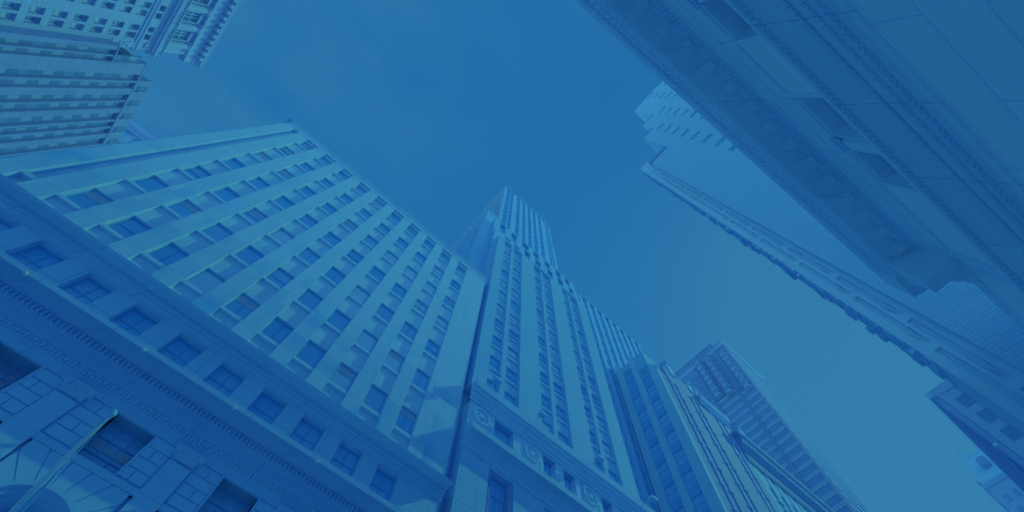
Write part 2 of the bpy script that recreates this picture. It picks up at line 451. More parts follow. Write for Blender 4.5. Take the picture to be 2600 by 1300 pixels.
# ================================================================== A: ribbed office block on the left
def block_left():
    F = Fr(0, 20, 0)
    T = Thing('office_building', 'broad limestone office block with ten rows of square windows over a dark carved base', 'building', (-3.5, 20, GZ))
    c = MB(F); c.box(-18.6, 11.9, 0.9, 24, GZ, 54.5)
    c.box(-18.6, -18.05, 0.5, 0.9, 21.3, 53.6)
    T.part('core', c, LIMEW)
    cols = [(-15.28 + 2.467 * i, -13.92 + 2.467 * i) for i in range(10)]
    rows = [(23.62 + 4.51 * k, 25.88 + 4.51 * k) for k in range(7)]
    # piers, one part each
    edges = [(-16.4, cols[0][0])] + [(cols[i][1], cols[i + 1][0]) for i in range(9)] + [(cols[9][1], 11.2)]
    for a, b in edges:
        p = MB(F); p.box(a, b, 0, 0.9, 21.3, 53.45)
        T.part('pier', p, LIME)
    p = MB(F); p.box(-18.05, -17.1, 0, 0.9, 21.3, 53.9); T.part('pier', p, LIME)
    p = MB(F); p.box(-17.1, -16.4, 0.42, 0.9, 21.3, 53.2); p.box(-17.1, -16.4, 0.05, 0.42, 23.3, 23.62); p.box(-17.1, -16.4, 0.05, 0.42, 53.2, 53.45)
    T.part('groove', p, LIMEW)
    s = MB(F)
    for a, b in cols:
        z = 21.3
        for c0, c1 in rows:
            s.box(a, b, 0.25, 0.9, z, c0); z = c1
        s.box(a, b, 0.22, 0.9, z, 53.45)
    T.parts('spandrel', s, LIMEW)
    p = MB(F); p.prof([(0, 53.45), (-0.04, 53.45), (-0.04, 53.6), (0.02, 53.65), (0.02, 54.3), (-0.1, 54.4), (-0.14, 54.6), (0.9, 54.7), (0.9, 53.45)], -18.05, 11.2)
    T.part('parapet', p, LIME)
    p = MB(F); p.box(-18.65, 11.25, -0.16, 1.2, 54.7, 54.86); T.part('coping', p, ROOF)
    rnd = random.Random(3)
    for i, (a, b) in enumerate(cols):
        for k, (z0, z1) in enumerate(rows):
            bl = rnd.choice([0, 0, 0, 0.25, 0.35]) if rnd.random() < 0.5 else 0
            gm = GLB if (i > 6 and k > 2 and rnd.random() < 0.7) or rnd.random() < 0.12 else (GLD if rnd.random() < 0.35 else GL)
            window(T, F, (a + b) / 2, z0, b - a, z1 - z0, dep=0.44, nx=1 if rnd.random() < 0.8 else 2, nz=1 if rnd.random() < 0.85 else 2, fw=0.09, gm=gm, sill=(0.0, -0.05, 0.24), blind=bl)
    # slot at the right end
    p = MB(F); p.box(11.2, 11.9, 1.6, 2.0, GZ, 54.3); p.box(11.2, 11.34, 0.25, 1.6, 22, 54.2); p.box(11.5, 11.62, 0.7, 1.6, 22, 54.2)
    T.part('slot', p, BASE)
    # band over the attic windows
    p = MB(F)
    p.prof([(0, 20.42), (-0.10, 20.42), (-0.12, 20.62), (-0.2, 20.68), (-0.2, 20.82), (-0.3, 20.86), (-0.34, 21.05), (-0.55, 20.95), (-0.62, 21.02), (-0.98, 21.0), (-1.05, 21.18), (0, 21.4)], -26, 11.25)
    T.part('string_course', p, TRIM)
    # attic storey, shade partly put into its darker stone
    cl = [(-12.87 + 2.467 * i, -11.45 + 2.467 * i) for i in range(-5, 9)]
    p = MB(F); q = MB(F)
    grid(p, q, cl, -26, 11.2, 16.9, 20.42, [(17.3, 20.33)], th=0.9, rec=0)
    T.part('attic_wall', p, BASE); T.parts('attic_lintel', q, BASE)
    for a, b in cl:
        window(T, F, (a + b) / 2, 17.3, b - a, 3.03, dep=0.4, nx=2, nz=3, fw=0.08, gm=GL if rnd.random() < 0.5 else GLD, bar=0.03)
    # main cornice
    p = MB(F)
    p.prof([(0, 15.1), (-0.06, 15.1), (-0.06, 15.44), (-0.13, 15.48), (-0.13, 15.9), (-0.25, 15.96), (-0.25, 16.5), (-0.38, 16.52), (-0.42, 16.86), (-0.7, 16.9), (-1.2, 16.88), (-1.62, 16.72), (-1.72, 16.7), (-1.75, 16.95), (-1.6, 17.08), (0, 17.28)], -26, 11.3)
    cor = T.part('cornice', p, TRIM)
    p = MB(F); u = -25.9
    while u < 11.1:
        p.box(u, u + 0.11, -0.56, -0.36, 16.6, 16.82); u += 0.21
    T.part('dentil_course', p, TRIM, cor)
    p = MB(F); u = -25.9; i = 0
    while u < 11.1:
        if i % 2: p.ball(u, -0.14, 15.7, 0.07, 0.08, 0.15, 6, 4)
        else: p.taper((u, -0.14), (0.02, 0.06), (u, -0.14), (0.09, 0.06), 15.56, 15.86)
        u += 0.17; i += 1
    T.part('carved_band', p, CARVE, cor)
    for u in (-10.5, -5.3, -0.93, 3.44, 8.1):
        p = MB(F); p.ball(u, -1.8, 16.62, 0.09, 0.11, 0.09, 8, 6); p.cyl(u, -1.62, 16.66, 16.9, 0.05, n=8); p.sm = True
        T.part('cornice_lamp', p, WHITE)
    # base: windows between rusticated jambs and pilasters
    P = 4.9
    ks = range(-3, 3)
    wc = [(-3.4 + P * k) for k in ks]
    base_cols = [(c - 0.85, c + 0.85) for c in wc]
    p = MB(F); q = MB(F)
    grid(p, q, base_cols, -26, 11.9, 12.82, 15.1, [(13.02, 15.06)], th=1.2, rec=0)
    T.part('base_wall', p, JOINT); T.parts('base_lintel', q, BASE)
    for k, c in zip(ks, wc):
        lit = k == 0
        o = window(T, F, c, 13.02, 1.7, 2.04, dep=0.62, nx=3 if k != -1 else 5, nz=3 if k != -1 else 6, fw=0.06, gm=GLD if k != -1 else GLS, name='base_window', bar=0.02)
        b = MB(F)
        if k == 0:
            for j in range(3): b.box(c - 0.72 + 0.5 * j, c - 0.72 + 0.5 * j + 0.44, 0.585, 0.625, 13.9, 14.24)
            T.part('painted_lit_panes', b, BLIND, None)  # pale boxes stand in for the light seen in these panes
        b = MB(F)   # moulded jamb
        for sgn in (-1, 1):
            b.box(c + sgn * 0.85, c + sgn * 0.95, -0.1, 0.5, 13.02, 15.1)
        T.parts('jamb', b, TRIM)
        # rusticated blocks each side of the pilaster at c - P/2
    for k in range(-4, 3):
        pc = -5.93 + P * k + (0 if True else 0)
        for side in (-1, 1):
            b = MB(F)
            a0, a1 = (pc - 1.52, pc - 0.52) if side < 0 else (pc + 0.52, pc + 1.58)
            z = 13.05; i = 0
            while z < 15.0:
                h = 0.5; z2 = min(z + h, 15.08)
                if (i + (side > 0)) % 2: b.box(a0 + 0.02, a1 - 0.02, -0.07, 0.1, z + 0.025, z2 - 0.025)
                else:
                    m_ = (a0 + a1) / 2 + 0.06 * side
                    b.box(a0 + 0.02, m_ - 0.02, -0.07, 0.1, z + 0.025, z2 - 0.025); b.box(m_ + 0.02, a1 - 0.02, -0.07, 0.1, z + 0.025, z2 - 0.025)
                z += h; i += 1
            T.part('rusticated_blocks', b, RUST)
        b = MB(F)
        z = GZ
        while z < 14.5:
            z2 = min(z + 0.82, 14.62); b.box(pc - 0.47, pc + 0.47, -0.16, 0.1, z, z2 - 0.012); z = z2 if z2 < 14.62 else 99
        pil = T.part('pilaster', b, RUST)
        b = MB(F)
        b.taper((pc, -0.06), (0.44, 0.16), (pc, -0.1), (0.56, 0.24), 14.62, 15.02)
        b.box(pc - 0.62, pc + 0.62, -0.38, 0, 15.02, 15.09); b.box(pc - 0.5, pc + 0.5, -0.24, 0, 14.58, 14.64)
        rr = random.Random(int(k + 50))
        for row in range(3):
            for j in range(7):
                uu = pc - 0.42 - 0.03 * row + j * (0.14 + 0.01 * row)
                b.ball(uu, -0.25 - 0.04 * row, 14.7 + 0.12 * row + 0.02 * rr.random(), 0.055, 0.05, 0.075, 6, 4)
        for sg in (-1, 1):
            b.disc(pc + sg * 0.5, 14.93, 0.12, -0.37, -0.05, 10)
            b.disc(pc + sg * 0.2, 14.95, 0.07, -0.37, -0.05, 8)
        T.part('capital', b, CARVE, pil)
    p = MB(F); p.prof([(0, 12.7), (-0.08, 12.7), (-0.12, 12.78), (-0.14, 12.95), (0, 13.02)], -26, 11.9)
    T.part('string_course', p, TRIM)
    # arches with radiating stones
    for k in range(-2, 3):
        c = -3.5 + P * k; zc = 10.07; Ri = 1.72; L0, L1, ZT = c - 1.85, c + 1.85, 12.68
        v = MB(F); jn = MB(F)
        n = 11
        def hit(a):
            dx, dz = math.cos(a), math.sin(a)
            t = 1e9
            if dx > 1e-6: t = min(t, (L1 - c) / dx)
            if dx < -1e-6: t = min(t, (L0 - c) / dx)
            if dz > 1e-6: t = min(t, (ZT - zc) / dz)
            return t
        corners = [math.atan2(ZT - zc, L1 - c), math.atan2(ZT - zc, L0 - c)]
        for i in range(n):
            a0, a1 = math.pi * i / n, math.pi * (i + 1) / n
            g_ = 0.010
            pts = []
            aa = [a0 + g_] + [x for x in sorted(corners) if a0 + g_ < x < a1 - g_] + [a1 - g_]
            for a in [a0 + g_, (a0 + a1) / 2, a1 - g_][::-1]:
                pass
            outer = [(c + hit(a) * math.cos(a), zc + hit(a) * math.sin(a)) for a in aa]
            aa0 = [a0] + [x for x in sorted(corners) if a0 < x < a1] + [a1]
            outer0 = [(c + hit(a) * math.cos(a), zc + hit(a) * math.sin(a)) for a in aa0]
            inner0 = [(c + Ri * math.cos(a), zc + Ri * math.sin(a)) for a in (a1, (a0 + a1) / 2, a0)]
            inner = [(c + Ri * math.cos(a), zc + Ri * math.sin(a)) for a in (a1 - g_, (a0 + a1) / 2, a0 + g_)]
            v.prism([(x, z) for x, z in outer] + inner, -0.07, 0.02)
            jn.prism([(x, z) for x, z in outer0] + inner0, -0.03, 0.9)
        T.parts('voussoir', v, RUST); T.part('arch_backing', jn, JOINT)
        v = MB(F)
        for (r1, r0, w0) in ((1.70, 1.52, -0.12), (1.52, 1.36, 0.05), (1.36, 1.22, 0.28)):
            m_ = 24
            for i in range(m_):
                a0, a1 = math.pi * i / m_, math.pi * (i + 1) / m_
                v.prism([(c + r1 * math.cos(a0), zc + r1 * math.sin(a0)), (c + r1 * math.cos(a1), zc + r1 * math.sin(a1)), (c + r0 * math.cos(a1), zc + r0 * math.sin(a1)), (c + r0 * math.cos(a0), zc + r0 * math.sin(a0))], w0, 0.9)
            v.box(c - r1, c - r0, w0, 0.9, GZ, zc); v.box(c + r0, c + r1, w0, 0.9, GZ, zc)
        T.part('archivolt', v, TRIM)
        v = MB(F); v.box(c - 1.3, c + 1.3, 0.8, 0.88, GZ, 11.5)
        pn = T.part('arched_window', v, GLD)
        v = MB(F)
        for x in (-0.6, 0, 0.6): v.box(c + x - 0.03, c + x + 0.03, 0.72, 0.8, GZ, 11.4)
        for z in (8.5, 10.07): v.box(c - 1.25, c + 1.25, 0.73, 0.79, z, z + 0.08)
        T.part('frame', v, FRAME, pn)
    p = MB(F)
    for k in range(-3, 3):
        a = -3.5 + P * k + 1.85; p.box(a, a + P - 3.7, 0.1, 1.2, GZ, 12.7)
    p.box(-26, -3.5 - 2 * P - 1.85 - 1.2, 0.1, 1.2, GZ, 12.7)
    T.part('base_wall', p, JOINT)
    p = MB(F); p.box(-26, -18.6, 0.9, 24, GZ, 21.3); T.part('core', p, BASE)
block_left()

# ================================================================== flagpole
def flagpole():
    base = (-4.55, 19.9, 9.3); tip = None
    # tip seen in front of the second base window
    def pix(x, y, Y):
        c = (x - 1300, y - 650, 1170.698)
        v = [sum(CAM[j][i] * c[j] for j in range(3)) for i in range(3)]
        t = Y / v[1]
        return tuple(q * t for q in v)
    tip = pix(283, 1050, 14.2)
    b0 = pix(-55, 1383, 19.9)
    T = Thing('flagpole', 'slanting flagpole with ball finial and furled flag at the bottom left', 'flagpole', b0)
    m = MB(); m.sm = True
    m.tube([b0, tip], 0.09, 0.035, 12); T.part('pole', m, mat('pole paint', 0.4, rough=0.8, bump=0))
    m = MB(); m.sm = True; m.ball(tip[0], tip[1], tip[2] + 0.02, 0.12, 0.12, 0.12, 14, 9); T.part('finial', m, METAL)
    t0 = Vector(tip); b1 = Vector(b0); dirv = (b1 - t0)
    m = MB()
    off = Vector((0.10, 0, -0.10))
    for (o, e_) in (((0.06, 0, -0.05), (0.22, 0.1, -0.25)), ((-0.05, 0, -0.07), (0.05, 0.1, -0.35)), ((0.0, 0.02, -0.1), (0.34, 0.0, -0.2))):
        m.tube([tuple(t0 + dirv * 0.05 + Vector(o)), tuple(t0 + dirv * 0.5 + Vector(o) * 1.4 + Vector(e_) * 0.4), tuple(b1 + Vector(e_))], 0.014, 0.014, 5)
    T.part('halyard', m, WHITE)
    m = MB(); m.sm = True
    rr = random.Random(2)
    pts = [tuple(t0 + dirv * t + Vector((0.05 + 0.22 * t, 0, -0.10 - 0.30 * t)) + Vector((rr.uniform(-.02, .02), 0, rr.uniform(-.02, .02)))) for t in np.linspace(0.32, 1.0, 14)]
    m.tube(pts, 0.02, 0.12, 9); T.part('furled_flag', m, mat('dark flag cloth', -0.8, bump=0.3))
    m = MB(); c = t0 + dirv * 0.055; m.ball(c[0], c[1], c[2] - 0.05, 0.05, 0.05, 0.09, 8, 5); T.part('truck', m, FRAME)
    m = MB(); m.box(b0[0] - 0.25, b0[0] + 0.25, 19.75, 19.95, b0[2] - 0.35, b0[2] + 0.35); T.part('bracket', m, FRAME)
flagpole()

# ================================================================== B: stepped art deco tower
def tower():
    F = Fr(0, 19.7, 0)
    T = Thing('stepped_tower', 'tall stepped art deco tower in the middle with brick piers above a rosette frieze', 'building', (22, 19.7, GZ))
    # ---- base
    lw = [(14.3 + 5.15 * i, 16.55 + 5.15 * i) for i in range(7)]
    p = MB(F); q = MB(F)
    grid(p, q, lw, 11.9, 51, GZ, 25.6, [(19.0, 25.0)], th=1.0, rec=0)
    T.part('base_wall', p, STONEB); T.parts('base_lintel', q, STONEB)
    for a, b in lw:
        window(T, F, (a + b) / 2, 19.0, b - a, 6.0, dep=0.55, nx=2, nz=4, fw=0.12, gm=GL, name='base_window')
        for s0, s1 in ((a, a + 0.34), (b - 0.34, b)):
            m = MB(F); m.box(s0, s1, 0.1, 0.5, 19, 25.0)
            z = 19.1; i = 0
            while z < 24.9:
                m.ball((s0 + s1) / 2 + 0.05 * (-1) ** i, 0.1, z, 0.12, 0.07, 0.11, 7, 4); z += 0.2; i += 1
            T.part('carved_jamb', m, OLDT)
    fo = [(14.45, 16.4), (19.56, 20.9), (21.8, 23.15), (26.16, 27.5), (28.4, 29.75), (32.8, 34.1), (35.0, 36.3), (39.4, 40.7)]
    p = MB(F); q = MB(F)
    grid(p, q, fo, 11.9, 51, 25.6, 30.3, [(27.6, 30.1)], th=1.0, rec=0)
    T.part('frieze', p, BASE); T.parts('frieze_lintel', q, BASE)
    for a, b in fo:
        window(T, F, (a + b) / 2, 27.6, b - a, 2.5, dep=0.6, nx=1, nz=2, fw=0.1, gm=GLD, name='frieze_window')
    for u in (13.1, 18.3, 24.75, 31.2, 37.8):
        m = MB(F)
        m.disc(u, 29.2, 0.82, -0.12, 0.05, 24, 0.66); m.disc(u, 29.2, 0.60, -0.05, 0.05, 24, 0.50); m.disc(u, 29.2, 0.2, -0.13, 0.05, 12)
        for i in range(12):
            a = math.pi * 2 * i / 12
            m.ball(u + 0.38 * math.cos(a), -0.05, 29.2 + 0.38 * math.sin(a), 0.08, 0.06, 0.08, 6, 4)
            m.disc(u + 0.72 * math.cos(a), 29.2 + 0.72 * math.sin(a), 0.05, -0.17, -0.1, 6)
        T.part('rosette', m, CARVE)
        m = MB(F); m.box(u - 0.95, u - 0.88, -0.05, 0.02, 28, 30.2); m.box(u + 0.88, u + 0.95, -0.05, 0.02, 28, 30.2)
        T.part('frieze_panel', m, BASE)
    p = MB(F); p.prof([(0, 25.2), (-0.12, 25.25), (-0.16, 25.75), (-0.5, 26.15), (-0.86, 26.3), (-0.95, 26.34), (-0.95, 26.87), (0, 27.4)], 11.8, 51)
    T.part('ledge', p, STONEB)
    p = MB(F); p.prof([(0, 30.3), (-0.1, 30.3), (-0.12, 30.6), (-0.25, 30.66), (-0.3, 31.0), (-0.5, 31.1), (-0.55, 31.35), (-0.72, 31.42), (-0.78, 32.15), (0, 32.3)], 11.75, 51)
    T.part('cornice', p, TRIM)
    # ---- front shaft, pinned by pairs of window columns
    cols = [(13.2, 14.7), (15.3, 16.95), (19.75, 21.3), (21.8, 23.5), (26.3, 27.75), (28.25, 29.95)]
    rows = [(33.0 + 3.93 * k, 35.3 + 3.93 * k) for k in range(11)]
    ex = [(11.75, 13.2), (14.7, 15.3), (16.95, 19.75), (21.3, 21.8), (23.5, 26.3), (27.75, 28.25), (29.95, 32.2)]
    for i, (a, b) in enumerate(ex):
        p = MB(F); narrow = b - a < 1
        p.box(a, b, 0.06 if not narrow else 0.16, 0.9, 32.2, 75.0 if not narrow else 74.2)
        if not narrow: p.box(a + 0.1, b - 0.1, 0.1, 0.8, 75.0, 75.5)
        T.part('pier', p, BRICKL)
    s = MB(F)
    for a, b in cols:
        z = 32.2
        for c0, c1 in rows: s.box(a, b, 0.42, 0.9, z, c0); z = c1
        s.box(a, b, 0.3, 0.9, z, 75.6)
    T.parts('spandrel', s, BRICKL)
    rnd = random.Random(5)
    for a, b in cols:
        for k, (z0, z1) in enumerate(rows):
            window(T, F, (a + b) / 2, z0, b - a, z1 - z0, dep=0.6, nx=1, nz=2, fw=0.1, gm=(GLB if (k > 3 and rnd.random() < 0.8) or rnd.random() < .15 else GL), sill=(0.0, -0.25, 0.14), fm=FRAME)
    # crown ornaments over each column
    m = MB(F)
    for a, b in cols:
        n = 3
        for i in range(n + 1):
            u = a + (b - a) * i / n; m.taper((u, 0.2), (0.12, 0.2), (u, 0.2), (0.03, 0.05), 75.0, 76.6)
        m.box(a, b, 0.05, 0.3, 74.7, 75.1)
    T.parts('crown_ornament', m, SHAFT)
    c = MB(F); c.box(11.75, 32.2, 0.9, 20, 32.2, 75.0); c.box(11.9, 51, 1.0, 20, GZ, 32.2)
    T.part('core', c, BRICKL)
    # ---- left flank of the shaft (faces -X), at x = 11.75
    m = MB(); m2 = MB(); m3 = MB()
    GA = Fr(11.75, 19.7, -90); GB = Fr(10.15, 19.7, -90)      # u = -(y-19.7)
    for fr, spans, zt in ((GA, ((22.0, 23.3),), 80), (GB, tuple((25.2 + 3.0 * i, 26.6 + 3.0 * i) for i in range(7)), 94)):
        m.fr = m2.fr = fr
        for (y0, y1) in spans:
            u0, u1 = -(y1 - 19.7), -(y0 - 19.7)
            z = 58 if zt > 90 else 36
            while z < zt:
                m.box(u0, u1, -0.03, 0.02, z, z + 2.3); m2.box(u0 - 0.03, u1 + 0.03, -0.16, 0.0, z - 0.22, z); z += 3.93
    T.parts('flank_window', m, GLD); T.parts('flank_sill', m2, SILL)
    m3.fr = GA; m3.box(-1.9, -1.2, -0.2, 0, 33, 75)
    m3.fr = GB
    for i in range(8): m3.box(-(24.9 + 3.0 * i - 19.7), -(24.0 + 3.0 * i - 19.7), -0.30, 0.0, 55, 99.5)
    T.parts('flank_pier', m3, SHAFT)
    # ---- setback layers
    def layer(y, x0, x1, z0, z1, colw, depth, name='setback', mt=SHAFT, spike=True):
        Fl = Fr(0, y, 0)
        b = MB(Fl); gl = MB(Fl); sp = MB(Fl)
        x = x0
        for a, bb in colw:
            if a > x: b.box(x, a, 0, 0.8, z0, z1)
            x = bb
        b.box(x, x1, 0, 0.8, z0, z1)
        b.box(x0, x1, 0.8, depth, z0, z1 - 0.6)
        o = T.part(name, b, mt)
        for a, bb in colw:
            sp.box(a, bb, 0.45, 0.8, z0, z1 - 0.4)
            z = z1 - 2.6
            while z > z0 + 1:
                gl.box(a, bb, 0.3, 0.45, z - 2.2, z); z -= 3.93
        T.parts('spandrel', sp, SPAN, o); T.parts('glazing', gl, GL, o)
        if spike:
            m = MB(Fl)
            for a, bb in colw:
                for i in range(4):
                    u = a + (bb - a) * i / 3; m.taper((u, 0.2), (0.14, 0.2), (u, 0.2), (0.03, 0.05), z1 - 0.6, z1 + 0.9)
                m.box(a, bb, -0.12, 0.3, z1 - 0.9, z1 - 0.5)
            T.parts('crown_ornament', m, mt, o)
        return o
    layer(21.6, 11.78, 18.5, 60, 84.6, [(14.3, 15.6), (16.6, 17.9)], 6)
    layer(21.6, 18.5, 33.5, 60, 86.4, [(19.2, 20.6), (22.0, 23.4), (25.2, 26.6), (28.0, 29.4), (31, 32.2)], 12)
    layer(22.6, 11.85, 34.5, 70, 94.5, [(13.4, 14.8), (16.4, 17.9), (19.4, 21.2), (22.6, 24.1), (25.8, 27.3), (29, 30.5), (31.8, 33)], 5)
    # left shoulder block
    b = MB(); b.box(10.15, 13.3, 23.9, 47, 54.9, 101.2); T.part('shoulder', b, SHAFT)
    b = MB(); b.box(10.05, 13.38, 23.8, 24.4, 100.7, 101.4); T.part('coping', b, SHAFT)
    # court back wall and wing to the right
    bw_ = [(35.2 + 2.9 * i, 36.9 + 2.9 * i) for i in range(12)]
    layer(29.0, 33.0, 69.5, 32.2, 117, bw_, 14, mt=BRICKL)
    # ---- upper shaft
    U = Fr(0, 24, 0)
    uc = [(14.2, 15.5), (15.8, 16.8), (18.25, 19.45), (20.5, 21.5), (22.5, 23.6), (24.5, 25.6), (26.6, 27.8)]
    uc2 = [(29.5, 30.2), (30.5, 31.0)]
    def up(x0, x1, z1, cs, zb):
        b = MB(U); x = x0
        for a, bb in cs:
            b.box(x, a, 0, 0.7, 80, z1); x = bb
        b.box(x, x1, 0, 0.7, 80, z1)
        b.box(x0, x1, 0.7, 27, 80, z1 - 0.8)
        o = T.part('upper_shaft', b, SHAFT)
        gl = MB(U); sp = MB(U)
        for a, bb in cs:
            z = 82
            sp.box(a, bb, 0.4, 0.7, 80, z1 - 1)
            while z < z1 - 3:
                gl.box(a, bb, 0.22, 0.4, z, z + 2.1); z += 3.93
        w_ = T.part('window', gl, GL, o, kind='stuff'); T.parts('spandrel', sp, SPAN, o)
        m = MB(U)
        x = x0 + 0.5
        while x < x1 - 0.3:
            m.taper((x, 0.1), (0.16, 0.25), (x, 0.1), (0.04, 0.06), z1 - 0.6, z1 + random.uniform(0.6, 1.6)); x += 0.62
        for a, bb in cs:
            m.box(a - 0.1, bb + 0.1, -0.2, 0.3, z1 - 1.6, z1 - 0.6)
        T.parts('crown_ornament', m, SHAFT, o)
        m = MB(U); m.box(x0 + 0.02, x1, -0.05, 0.0, zb, zb + 0.22)
        T.part('belt', m, BASE, o)
    up(13.4, 28.5, 141.2, uc, 124)
    up(28.5, 31.5, 137.0, uc2, 121.5)
    b = MB(); b.box(31.5, 32.4, 24.4, 40, 80, 118); T.part('upper_shaft', b, SHAFT)
    # left flank of upper shaft
    G2 = Fr(13.4, 24, -90)
    m = MB(G2); pr = MB(G2); si = MB(G2)
    y = 25.6
    while y < 50:
        u1 = -(y - 24)
        z = 84
        while z < 138:
            m.box(u1 - 1.3, u1, -0.02, 0.03, z, z + 2.1); si.box(u1 - 1.3, u1, -0.1, 0.0, z - 0.25, z); z += 3.93
        pr.box(u1 - 2.6, u1 - 1.4, -0.25, 0, 84, 140.8)
        y += 2.9
    sh = mat('flank brick', 0, rgb=(0.58, 0.68, 0.92), block=(0.6, 0.2, 0.02), joint=0.3)
    T.parts('flank_window', m, GLD); T.parts('flank_pier', pr, sh); T.parts('flank_sill', si, sh)
    c = MB(G2); c.box(-27, 0.0, -0.015, 0.0, 84, 140.5); T.part('flank_wall', c, sh)
tower()

def floodlight(u, lab):
    T = Thing('floodlight', lab, 'floodlight', (u, 19.1, 32.3), 'floodlights along the tower cornice')
    m = MB(); m.tube([(u, 19.6, 32.3), (u, 19.0, 32.75), (u - 0.1, 18.35, 32.6)], 0.045, 0.04, 6); T.part('arm', m, METAL)
    m = MB(); m.box(u - 0.42, u + 0.28, 18.0, 18.5, 32.38, 32.66); m.taper((u - 0.07, 18.25), (0.35, 0.25), (u - 0.07, 18.25), (0.2, 0.14), 32.66, 32.85); T.part('lamp_head', m, METAL)
for u, l in ((13.3, 'box floodlight at the left end of the tower cornice beside the dark slot'),
             (18.35, 'box floodlight second from the left along the tower cornice'),
             (25.2, 'box floodlight third from the left along the tower cornice'),
             (32.0, 'box floodlight farthest right on the tower cornice near the photo bottom')):
    floodlight(u, l)

# ================================================================== C: deco block with stepped corner
def block_c():
    T = Thing('corner_building', 'brick block with a stepped shaded flank, directly right of the stepped tower', 'building', (58, 20, GZ))
    G = Fr(51, 20, -90)   # u = -(y-20)
    p = MB(G); q = MB(G)
    cols = [(-7.2, -5.0), (-3.8, -1.7)]
    rows = [(33.6 + 4.1 * k, 36.2 + 4.1 * k) for k in range(10)]
    for a, b, z1 in ((-8.6, -7.2, 85.3), (-5.0, -3.8, 84.6), (-1.7, 0.0, 75.5)):
        p.box(a, b, 0, 0.8, GZ, z1)
    T.parts('flank_pier', p, mat('shaded brick', 0.36, block=(0.30, 0.10, 0.012), joint=0.3, stain=0.12, bump=0.4, fine=14))
    for (a, b), top in zip(cols, (82, 79)):
        z = GZ
        for c0, c1 in rows:
            q.box(a, b, 0.35, 0.8, z, c0); z = c1
        q.box(a, b, 0.35, 0.8, z, top)
    T.parts('spandrel', q, SPAN)
    for (a, b) in cols:
        for c0, c1 in rows:
            window(T, G, (a + b) / 2, c0, b - a, c1 - c0, dep=0.5, nx=2, nz=2, fw=0.12, gm=GLD)
    m = MB(G)
    for (a, b), top in zip(cols, (82, 79)):
        for i in range(5): m.box(a + 0.05 + (b - a) * i / 5, a + 0.05 + (b - a) * i / 5 + 0.2, 0.1, 0.5, top - 2.4, top - 0.6)
        m.box(a, b, 0.05, 0.5, top - 0.6, top); m.box(a, b, 0.15, 0.5, top - 3.1, top - 2.5)
    T.parts('parapet_tracery', m, BRICKL)
    c = MB(); c.box(51.8, 66, 20.8, 28.9, GZ, 75.0); c.box(51.8, 56, 21.7, 28.9, 75.0, 84.5)
    T.part('core', c, BRICKL)
    F = Fr(0, 20, 0)
    sc_ = [(53.6, 54.4), (55.5, 56.3), (59.6, 60.4), (61.5, 62.3)]
    p = MB(F); q = MB(F)
    rows = [(33.6 + 4.1 * k, 36.2 + 4.1 * k) for k in range(11)]
    grid(p, q, sc_, 51.82, 66, GZ, 75.45, rows, th=0.8, rec=0.2)
    p.box(54.5, 66, 0.1, 0.8, 75.45, 80.2)
    T.parts('street_pier', p, PIER); T.parts('spandrel', q, SPAN)
    for a, b in sc_:
        for c0, c1 in rows:
            window(T, F, (a + b) / 2, c0, b - a, c1 - c0, dep=0.35, nx=1, nz=2, fw=0.08, gm=GL, sill=(0.10, 0.22, 0.10))
    m = MB(F)
    for x, z in ((57.3, 84.2), (62.8, 82.6), (65.0, 82.2)):
        m.box(x - 0.7, x + 0.7, -0.1, 1.2, 79, z - 0.8); m.box(x - 0.95, x + 0.95, -0.35, 1.4, z - 0.8, z - 0.3); m.box(x - 0.8, x + 0.8, -0.2, 1.3, z - 0.3, z)
    T.parts('parapet_block', m, BASE)
block_c()

def block_e1():
    T = Thing('narrow_building', 'narrow bright piered block between the shaded flank and the dark overhanging cornice', 'building', (69, 20, GZ))
    F = Fr(0, 20, 0)
    cs = [(67.2, 68.0), (69.2, 70.0)]
    rows = [(37 + 4.1 * k, 39.6 + 4.1 * k) for k in range(9)]
    p = MB(F); q = MB(F); grid(p, q, cs, 66.02, 72.4, GZ, 76, rows, th=0.8, rec=0.2)
    T.part('pier', p, PIER); T.parts('spandrel', q, SPAN)
    for a, b in cs:
        for c0, c1 in rows: window(T, F, (a + b) / 2, c0, b - a, c1 - c0, dep=0.35, nz=2, fw=0.08, sill=(0.10, 0.22, 0.10))
    c = MB(); c.box(66.02, 72.4, 20.8, 34, GZ, 76); T.part('core', c, BRICKL)
    m = MB(F); m.prof([(0, 76), (-0.2, 76.1), (-0.3, 76.6), (-0.7, 77), (-0.8, 77.6), (-0.95, 78.2), (0, 79)], 63.6, 72.4); T.part('cornice', m, TRIM)
block_e1()

